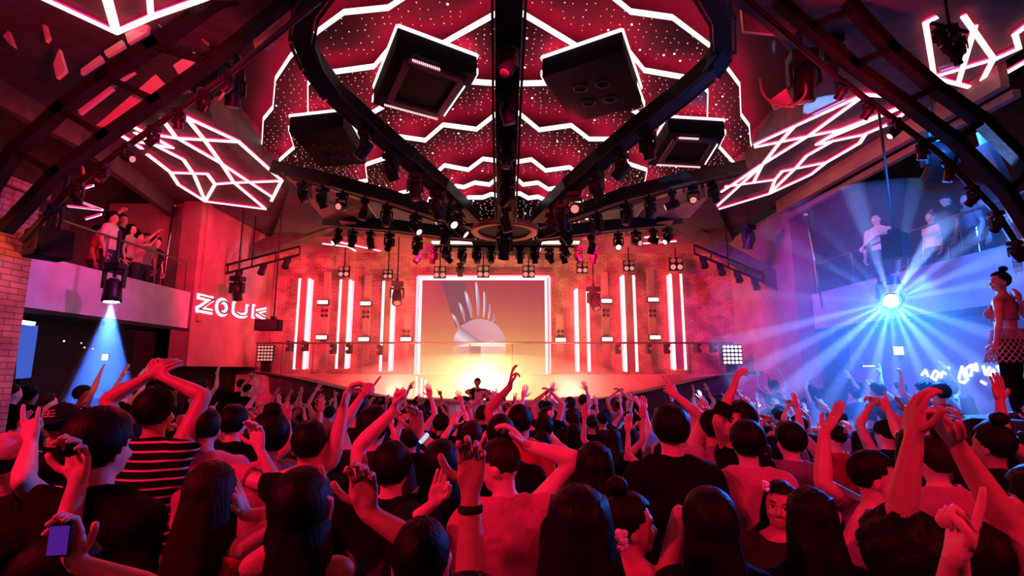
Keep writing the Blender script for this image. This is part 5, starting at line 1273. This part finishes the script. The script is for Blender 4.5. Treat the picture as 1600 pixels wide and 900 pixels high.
# ------------------------------------------------------------------ the front rows, posed one by one
FACE = (0, -1, 0)     # palm towards the camera
FR = [
 dict(top=(165, 640), Y=2.0, hair='short', shirt='black', face=-8, label='tall person in black with short black hair, filling the lower left corner', L=((122, 752), (80, 850), -.12, 'claw', (124, 690), FACE)),
 dict(top=(103, 630), Y=3.4, hair='cap_back', shirt='black', face=5, label='person in a black cap with a red-lit print on its back'),
 dict(top=(18, 676), Y=2.35, hair='cap_pale', shirt='dark', face=25, fem=0, label='person in a pale cap at the left edge, one hand raised in a horn sign', R=((48, 692), (62, 765), .0, 'horns', (46, 652), (0, 1, 0))),
 dict(top=(100, 842), Y=1.5, hair='short', shirt='black', face=-50, label='short person in the bottom left corner holding a violet-lit phone', R=((117, 880), (150, 935), -.05, 'claw', (112, 840), FACE)),
 dict(top=(248, 608), Y=3.2, hair='short', shirt='striped', face=-4, label='person in a black and white striped shirt, hands joined overhead', L=((236, 586), (206, 634), .05, 'relaxed', (258, 571), (0, 1, 0)), R=((257, 590), (284, 632), .05, 'relaxed', (244, 574), (0, 1, 0))),
 dict(top=(324, 636), Y=3.3, hair='short', shirt='pink', face=25, label='person in a pink-red shirt with short hair, behind the long-haired woman', skin=SKIN[2]),
 dict(top=(335, 720), Y=2.0, hair='long', hlen=.48, shirt='red', tank=1, sleeve=.12, fem=1, face=-6, haircol='brown', label='woman with long brown hair down her back, one hand raised at her side', R=((382, 806), (428, 892), .02, 'pinch', (374, 778), (-1, 0, 0))),
 dict(top=(475, 736), Y=1.75, hair='long', hlen=.30, shirt='red', tank=1, sleeve=.1, fem=1, face=3, label='woman with glossy black hair and one finger raised beside her head', R=((506, 812), (528, 900), .0, 'point', (490, 745), FACE)),
 dict(top=(424, 645), Y=3.0, hair='bun', shirt='pink', sleeve=.3, fem=1, face=30, label='woman in a pink top with her hair up, elbow bent', L=((405, 700), (412, 812), -.15, 'relaxed', (400, 660), FACE)),
 dict(top=(487, 655), Y=2.7, hair='short', shirt='black', face=0, label='person in black with one long bare arm stretched up to the right', L=((536, 640), (478, 712), .0, 'relaxed', (545, 604), (1, 0, 0), .0)),
 dict(top=(660, 805), Y=1.5, hair='short', shirt='black', face=0, label='person in black whose big spread hand rises at the centre front', L=((572, 800), (612, 905), .0, 'claw', (566, 700), FACE)),
 dict(top=(614, 692), Y=2.6, hair='short', shirt='black', face=-10, label='person in black with a bent bare arm, fist by the booth edge', L=((617, 640), (560, 696), .05, 'fist', (620, 610), (1, 0, 0))),
 dict(top=(690, 690), Y=2.75, hair='long', shirt='black', fem=1, face=0, label='dark-haired woman with an upright arm wearing a wristband', L=((653, 676), (656, 772), .0, 'claw', (648, 632), FACE)),
 dict(top=(735, 888), Y=1.3, hair='short', shirt='black', face=0, label='person at the bottom edge holding up a thick bare forearm with bracelet', L=((735, 768), (763, 885), .04, 'claw', (738, 700), FACE)),
 dict(top=(640, 790), Y=2.2, hair='long', shirt='dark', fem=1, face=0, label='long-haired woman reaching up with thumb and finger apart', R=((678, 786), (634, 800), -.1, 'pinch', (702, 716), FACE, -.05)),
 dict(top=(790, 682), Y=2.45, hair='fade', haircol='brown', shirt='pink', face=20, yaw=40, pitch=15, label='person in a loose pink-red t-shirt looking down to the side', skin=SKIN[2], R=((820, 696), (858, 772), .05, 'relaxed', (806, 676), (-1, 0, 0))),
 dict(top=(782, 646), Y=3.2, hair='short', shirt='black', face=0, label='person with a broad black hair dome, before the booth'),
 dict(top=(902, 756), Y=1.6, hair='wide', hlen=.44, shirt='black', fem=1, face=8, label='woman with wide loose black hair and a glittering clip in it'),
 dict(top=(928, 690), Y=2.4, hair='long', shirt='black', fem=1, face=-5, label='black-haired woman standing behind the one with the glittering hair clip'),
 dict(top=(984, 768), Y=2.0, hair='bun', shirt='red', tank=1, sleeve=.1, fem=1, face=-20, yaw=-62, label='woman with a hair bun in profile, bare arm stretched to the right', R=((1128, 880), (1075, 864), .02, 'relaxed', (1175, 896), (0, 0, -1))),
 dict(top=(1046, 634), Y=3.0, hair='short', shirt='black', face=0, label='broad person in a black t-shirt seen from behind, right of the booth'),
 dict(top=(1106, 766), Y=1.9, hair='long', hlen=.5, shirt='black', fem=1, face=-4, label='woman with straight black hair below the broad black t-shirt'),
 dict(top=(1165, 658), Y=3.1, hair='short', shirt='pink', face=-3, label='person in a pale pink t-shirt seen from behind, edge of the violet light', skin=SKIN[2]),
 dict(top=(1112, 642), Y=4.0, hair='short', shirt='pale', face=10, label='person in a pale shirt pointing up to the left at the stage', L=((1056, 618), (1098, 652), .1, 'point', (1036, 598), (0, 1, 0))),
 dict(top=(1152, 628), Y=3.7, hair='short', shirt='black', sleeve=1.5, face=98, label='person in black seen in profile, one hand thrown up', R=((1146, 606), (1132, 642), .0, 'relaxed', (1152, 582), (1, 0, 0))),
 dict(top=(1211, 750), Y=2.55, hair='long', shirt='dark', fem=1, face=140, yaw=10, roll=-6, voxel=.0075, label='woman turned round to smile towards the camera'),
 dict(top=(1262, 760), Y=2.0, hair='long', hlen=.52, shirt='black', fem=1, face=0, label='woman with long black hair beside the smiling woman'),
 dict(top=(1358, 702), Y=2.45, hair='short', shirt='grey', face=-108, pitch=4, voxel=.0075, label='person in grey in profile, hand at the mouth and one arm raised', R=((1352, 812), (1330, 880), -.1, 'fist', (1372, 786), (1, 0, 0)), L=((1288, 674), (1268, 714), .1, 'open', (1308, 648), (0, 0, 1))),
 dict(top=(1508, 806), Y=1.5, hair='short', shirt='black', face=0, label='person in black holding two big clasped hands high overhead', L=((1427, 664), (1432, 775), .0, 'relaxed', (1424, 585), (1, 0, 0)), R=((1477, 652), (1562, 762), .0, 'relaxed', (1436, 590), (-1, 0, 0))),
 dict(top=(1404, 806), Y=1.55, hair='curly', shirt='black', face=-5, label='person with bushy black hair pointing one finger straight up', R=((1490, 852), (1476, 945), -.36, 'point', (1514, 768), (-1, 0, 0))),
 dict(top=(1618, 730), Y=1.95, hair='short', shirt='black', face=10, label='person at the right edge pinching thumb and finger together', L=((1582, 762), (1600, 860), -.45, 'pinch', (1566, 800), FACE)),
 dict(top=(812, 634), Y=4.2, hair='short', shirt='red', face=0, label='person whose hand makes a ring before the glowing screen', L=((797, 604), (786, 640), .05, 'pinch', (800, 572), (1, 0, 0))),
 dict(top=(1232, 660), Y=3.6, hair='short', shirt='grey', face=8, label='person in a grey top standing in the violet haze'),
 dict(top=(1420, 668), Y=3.4, hair='long', shirt='pale', fem=1, face=-12, label='long-haired woman in a pale top behind the clasped hands', R=((1452, 690), (1470, 740), .05, 'fist', (1450, 665), (0, 1, 0))),
 dict(top=(1545, 660), Y=3.0, hair='bun', shirt='black', fem=1, face=15, label='woman in black with a hair bun, below the dancer'),
 dict(top=(368, 634), Y=4.0, hair='short', shirt='black', face=-6, label='person in a black t-shirt behind the pink-red shirt'),
 dict(top=(560, 612), Y=4.2, hair='short', shirt='black', face=0, label='tall person in black standing clear of the crowd, left of the booth'),
]
PEOPLE = []
def build_front():
    for k, s in enumerate(FR):
        s['seed'] = 1.3 + k * .77; s.setdefault('skin', SKIN[k % 3]); s.setdefault('pants', ['denim', 'black', 'dark'][k % 3])
        b, p, M = place(s); PEOPLE.append(b)
        if 'clip in it' in s['label'] or 'smile' in s['label']:
            q = MB(); cx_, cy_, cz_ = (.098, -.128, 1.63) if 'clip in it' in s['label'] else (.03, .085, 1.742)
            for i in range(9): q.ball((cx_ + .018 * math.cos(i * 2.1) * (.3 + i % 3 * .4), cy_ + .018 * math.sin(i * 2.1) * (.3 + i % 2 * .6), cz_ + .02 * math.sin(i * 1.3)), .012, 7, 5)
            q.build('hair_clip', MT['clip'], b)
        if 'phone' in s['label']:
            W = M @ p['_wR'][1]; ph = thing('phone', 'violet-lit phone held up in the bottom left corner', 'phone', W)
            c = P(95, 843, Y=1.42); MB().box(c, (.05, .012, .085), R(10), ch=.005).build('case', MT['black'], ph); MB().box(c + V((0, -.008, 0)), (.044, .004, .07), R(10)).build('display', emat('phone_violet', (.10, .015, .3), .7), ph)
        for key, r_, m_, nm, wd in (('L', .034, 'pale', 'wristband', 'wearing a wristband'), ('L', .036, 'dark', 'bracelet', 'with bracelet')):
            if wd in s['label']:
                E, W = p['_w' + key]; d = (E - W).normalized(); MB().tube([W + d * .035, W + d * .037, W + d * .055, W + d * .057], [r_ * .9, r_, r_, r_ * .9], 20).build(nm, MT['wristband'] if m_ == 'pale' else CL['dark'], b, smooth=True)
build_front()
print('WARN', WARN)
# ------------------------------------------------------------------ performer, balcony guests, dancer
def simple(top, Y=None, X=None, **k):
    t = P(*top, Y=Y, X=X); s = dict(k); s.update(top=top, Y=t.y); s.setdefault('voxel', .014); return place(s)
s_dj = dict(top=(746, 591), Y=13.15, floor=.24, face=180, hair='short', shirt='dark', label='performer in a dark t-shirt behind the booth, before the glowing screen', skin=SKIN[0], L=((760, 619), (766, 612), -.4, 'relaxed', (761, 624), (0, 0, -1)), R=((736, 619), (728, 612), -.4, 'relaxed', (735, 624), (0, 0, -1)), voxel=.012)
b, p_, M_ = place(s_dj); PEOPLE.append(b)
b, p_, M_ = simple((1368, 333), X=7.95, floor=3.5, face=118, yaw=-15, hair='short', shirt=None, hem=.96, pants='dark', skin=SKIN[2], label='shirtless person leaning one arm on the balcony rail, above the white star', L=((1346, 386), (1352, 368), -.1, 'relaxed', (1341, 391), (0, 0, -1), -.2)); PEOPLE.append(b)
b, p_, M_ = simple((1559, 424), Y=6.2, floor=1.45, face=30, yaw=45, fem=1, hair='bun', shirt='pink', tank=1, sleeve=.05, hem=1.16, ptop=.93, pants='black', skin=SKIN[2], label='dancer in a fishnet skirt on the podium at the right edge', R=((1590, 470), (1596, 500), .05, 'relaxed', (1588, 452), (0, 1, 0)), L='down', voxel=.010); PEOPLE.append(b)
# fishnet skirt: a lattice of threads hung from the waist
mb = MB(); nrow, ncol = 9, 26
def sk(i, j):
    z = 1.03 - .042 * i; r = .185 + .014 * i; a = 2 * PI * (j + .5 * (i % 2)) / ncol
    return V((r * math.cos(a), r * .82 * math.sin(a) - .01, z))
for i in range(nrow):
    for j in range(ncol):
        d0 = 0 if i % 2 == 0 else 1
        mb.tube([sk(i, j), sk(i + 1, j + d0 - 1)], .008, 4, cap=False); mb.tube([sk(i, j), sk(i + 1, j + d0)], .008, 4, cap=False)
mb.tube([V((.188 * math.cos(2 * PI * j / 30), .155 * math.sin(2 * PI * j / 30) - .01, 1.035)) for j in range(31)], .014, 6)
mb.build('fishnet_skirt', CL['pale'], b)

# ------------------------------------------------------------------ crowd: posed figures copied with their hair and clothes
def arm_(t, e, ps='open', n=(0, 1, 0), f=None): return dict(t=V(t), e=V(e), pose=ps, n=V(n), f=V(f) if f else None)
POSES = [
 ('hands down', {}),
 ('right arm up', dict(R=arm_((.24, .12, 1.92), (.5, 0, 1.5)))),
 ('left arm up', dict(L=arm_((-.26, .16, 1.9), (-.5, 0, 1.5)))),
 ('both arms up', dict(R=arm_((.33, .1, 1.88), (.6, 0, 1.5)), L=arm_((-.34, .08, 1.86), (-.6, 0, 1.5)))),
 ('hands joined overhead', dict(R=arm_((.05, .08, 1.9), (.6, 0, 1.75), 'relaxed', (-1, 0, 0)), L=arm_((-.05, .08, 1.89), (-.6, 0, 1.75), 'relaxed', (1, 0, 0)))),
 ('right fist raised', dict(R=arm_((.3, .22, 1.72), (.55, 0, 1.2), 'fist'))),
 ('pointing up left', dict(L=arm_((-.22, .3, 1.82), (-.5, .1, 1.3), 'point'))),
 ('pointing up right', dict(R=arm_((.2, .32, 1.84), (.5, .1, 1.3), 'point'))),
 ('hands raised forward', dict(R=arm_((.22, .36, 1.74), (.5, .1, 1.2), 'claw'), L=arm_((-.24, .34, 1.7), (-.5, .1, 1.2), 'open'))),
 ('left peace sign', dict(L=arm_((-.3, .1, 1.86), (-.55, 0, 1.3), 'peace'))),
 ('hand on head', dict(R=arm_((.2, .1, 1.62), (.6, 0, 1.35), 'relaxed', (-1, 0, 0)))),
]
BODY = {}
for fem in (0, 1):
    for k, (nm, q) in enumerate(POSES):
        if fem and k in (5, 9, 7): continue
        if not fem and k in (10,): continue
        s = dict(q); s.update(fem=fem, shirt='black', pants='denim', sleeve=.72 if not fem else (.12 if k % 2 else .5), tank=fem and k % 2, seed=k * 1.7 + fem, hair=None)
        BODY[(fem, k)] = make_person(s, .019, False)
HAIRP = {}
for fem, st in ((0, 'short'), (0, 'fade'), (0, 'curly'), (0, 'cap'), (0, 'cap_back'), (1, 'long'), (1, 'bun'), (1, 'pony'), (1, 'wide')):
    e = bpy.data.objects.new('hair_source', None); COL.objects.link(e)
    hq = Matrix.Identity(3)
    make_hair(st, HAIR['black'], e, lambda x, y, z: V((x, y, z)), hq, lambda z: V(), .36, 2.2 + len(st), fem)
    HAIRP[st] = e
HN = {'short': 'short hair', 'fade': 'cropped hair', 'curly': 'curly hair', 'cap': 'dark cap', 'cap_back': 'backward cap', 'long': 'long hair', 'bun': 'hair bun', 'pony': 'ponytail', 'wide': 'wide loose hair'}
def over(o, m):
    for i, sl in enumerate(o.material_slots):
        if i == 0: sl.link = 'OBJECT'; sl.material = m
usedp = set()
def crowd_person(loc, rz, sc, fem, k, hair, shirt, skin, haircol, pants='denim'):
    src = BODY[(fem, k)]
    c = src.copy(); COL.objects.link(c); c.name = 'person'
    over(c, skin)
    for ch in src.children:
        d = ch.copy(); COL.objects.link(d); d.parent = c
        if ch.name.startswith('shirt'): over(d, CL[shirt])
        elif ch.name.startswith('trousers'): over(d, CL[pants])
    for ch in HAIRP[hair].children:
        d = ch.copy(); COL.objects.link(d); d.parent = c
        if not ch.name.startswith('cap'): over(d, HAIR[haircol])
        for g in ch.children: e = g.copy(); COL.objects.link(e); e.parent = d
    c.location = loc; c.rotation_euler = (0, 0, rz); c.scale = (sc,) * 3
    return c
CR = random.Random(21)
taken = [(o.location.x, o.location.y) for o in PEOPLE]
ANCH = [(70, 'by the brick column'), (135, 'before the dark bar'), (220, 'under the blue cone'), (310, 'below the balcony end'), (400, 'below the sign letters'), (500, 'below first wall panel'), (570, 'below second wall panel'), (650, 'below third wall panel'), (720, 'left of the booth'), (800, 'before the booth'), (870, 'right of the booth'), (950, 'below fourth wall panel'), (1025, 'below fifth wall panel'), (1100, 'below sixth wall panel'), (1180, 'below bright lamp panel'), (1260, 'in the violet haze'), (1350, 'left of the white star'), (1440, 'under the white star'), (1530, 'before the painted lettering'), (1700, 'by the podium')]
def project(p):
    d = p - V((0, 0, CAMZ)); f = d.y * cp + d.z * sp; u = -d.y * sp + d.z * cp
    return 800 + F * d.x / f, 450 - F * u / f
CROWD = []
def dress():
    fem = CR.random() < .42
    ks = [k for (f_, k) in BODY if f_ == fem]
    w = [3.2 if k == 0 else 1 for k in ks]
    k = CR.choices(ks, w)[0]
    hair = CR.choices(('long', 'bun', 'pony', 'wide'), (5, 1.5, 2, 1))[0] if fem else CR.choices(('short', 'fade', 'curly', 'cap', 'cap_back'), (6, 3, 1, .8, .8))[0]
    shirt = CR.choices(('black', 'dark', 'pale', 'pink', 'grey', 'red', 'white'), (8, 3, .8, .9, 1.2, .9, .3))[0]
    return int(fem), k, hair, shirt
SN = {'black': 'black-clad', 'dark': 'charcoal-clad', 'pale': 'pale-topped', 'pink': 'pink-topped', 'grey': 'grey-topped', 'red': 'red-topped', 'white': 'white-topped'}
Yr = 2.75; row = 0
while Yr < 11.9:
    sp_x = .56 if Yr < 6 else .66 if Yr < 9 else .78
    xm = min(Yr * 1.02 + .1, 7.1)
    x = -xm + (row % 2) * sp_x * .5
    while x < xm:
        q = (x + CR.uniform(-.12, .12), Yr + CR.uniform(-.14, .14)); x += sp_x
        if CR.random() < .10: continue
        if any((q[0] - a) ** 2 + (q[1] - b) ** 2 < .46 ** 2 for a, b in taken): continue
        if q[1] > 5.3 and q[0] < -5.4 and q[1] < 6.9: continue
        if abs(q[0] - 6.1) < .6 and 5.4 < q[1] < 7.0: continue
        if 3.9 < q[1] < 4.7 and abs(q[0]) < 6: continue
        if q[1] > 11.3 and abs(q[0] + .3) < 2.6: continue
        taken.append(q)
        fem, k, hair, shirt = dress()
        if q[1] > 8.5 and k and CR.random() < .35: k = 0
        sc = (CR.uniform(.90, .975) if fem else CR.uniform(.955, 1.045)); 
        rz = CR.gauss(0, .22) - math.atan2(q[0], max(16 - q[1], 5)) * -.6
        c = crowd_person((q[0], q[1], floor_z(*q)), rz, sc, fem, k, hair, shirt, SKIN[CR.randrange(3)], CR.choices(('black', 'brown', 'fair'), (6, 3, 0))[0], CR.choice(('denim', 'black', 'dark')))
        px, py = project(V((q[0], q[1], floor_z(*q) + 1.7 * sc)))
        a = next(t for lim, t in ANCH if px < lim)
        rowname = 'near' if q[1] < 4.3 else 'midway' if q[1] < 6.6 else 'far' if q[1] < 9.2 else 'farthest'
        CROWD.append([c, '%s person, %s, %s, %s, %s' % (SN[shirt], HN[hair], POSES[k][0], rowname, a), px])
    Yr += .60 if Yr < 6 else .72; row += 1
groups = {}
for e in CROWD: groups.setdefault(e[1], []).append(e)
for lab, es in groups.items():
    es.sort(key=lambda e: e[2])
    for i, (c, l, px) in enumerate(es):
        if len(es) == 2: l = l + ', ' + ('left one', 'right one')[i]
        elif len(es) > 2: l = l + ', %s from left' % ORD[i]
        tag(c, l, 'person', 'dancing crowd')
# balcony guests
for k, (px, py, X, face, fem, ps, hair, shirt, lab) in enumerate((
    (178, 331, -8.25, -75, 0, 0, 'short', 'white', 'balcony guest in a white top, first behind the left rail'), (193, 334, -8.4, -95, 0, 5, 'fade', 'black', 'balcony guest in black with short hair and a raised fist, behind the left rail'), (207, 350, -8.3, -80, 1, 0, 'long', 'pale', 'long-haired balcony guest in a pale top, third behind the left rail'),
    (219, 362, -8.2, -60, 1, 8, 'bun', 'pink', 'balcony guest in a pink top with a hair bun, left balcony'), (230, 365, -8.25, -110, 0, 0, 'short', 'grey', 'balcony guest in a grey top, fifth behind the left rail'), (246, 371, -8.3, -90, 0, 10 if False else 0, 'curly', 'dark', 'curly-haired balcony guest in charcoal, last before the pole'), (156, 352, -9.3, -60, 0, 0, 'short', 'red', 'balcony guest in a red top, back from the left rail'),
    (1477, 301, 8.0, 70, 0, 0, 'cap', 'dark', 'balcony guest in a dark cap behind the right rail'), (1452, 331, 7.95, 95, 1, 0, 'bun', 'white', 'balcony guest in a white top with a hair bun, at the right rail post'), (1508, 301, 8.3, 80, 0, 0, 'short', 'grey', 'balcony guest in a grey top beside the wire chairs'), (1399, 345, 9.2, 90, 0, 0, 'short', 'black', 'balcony guest in black half hidden by the hanging speaker'), (1535, 300, 8.7, 60, 1, 0, 'long', 'black', 'long-haired balcony guest in black behind the wire chairs'))):
    t = P(px, py, X=X); sc = (t.z - 3.5) / 1.765
    sc = max(.82, min(1.06, sc)); c = crowd_person((t.x, t.y, 3.5), R(face), sc, fem, ps, hair, shirt, SKIN[k % 3], 'fair' if (px == 1452) else 'black')
    tag(c, lab, 'person', 'balcony guests')
for src in BODY.values():
    for ch in list(src.children): bpy.data.objects.remove(ch)
    bpy.data.objects.remove(src)
for src in HAIRP.values():
    for ch in list(src.children_recursive): bpy.data.objects.remove(ch)
    bpy.data.objects.remove(src)
for o in bpy.data.objects:
    if '_sc' in o: del o['_sc']
print('PEOPLE', len(CROWD), 'WARN', WARN)
for i, u in enumerate(USED):
    if not u:
        for ch in list(PROTO[i].children_recursive): bpy.data.objects.remove(ch)
        bpy.data.objects.remove(PROTO[i])
for o in bpy.data.objects:
    if '_local' in o: del o['_local']
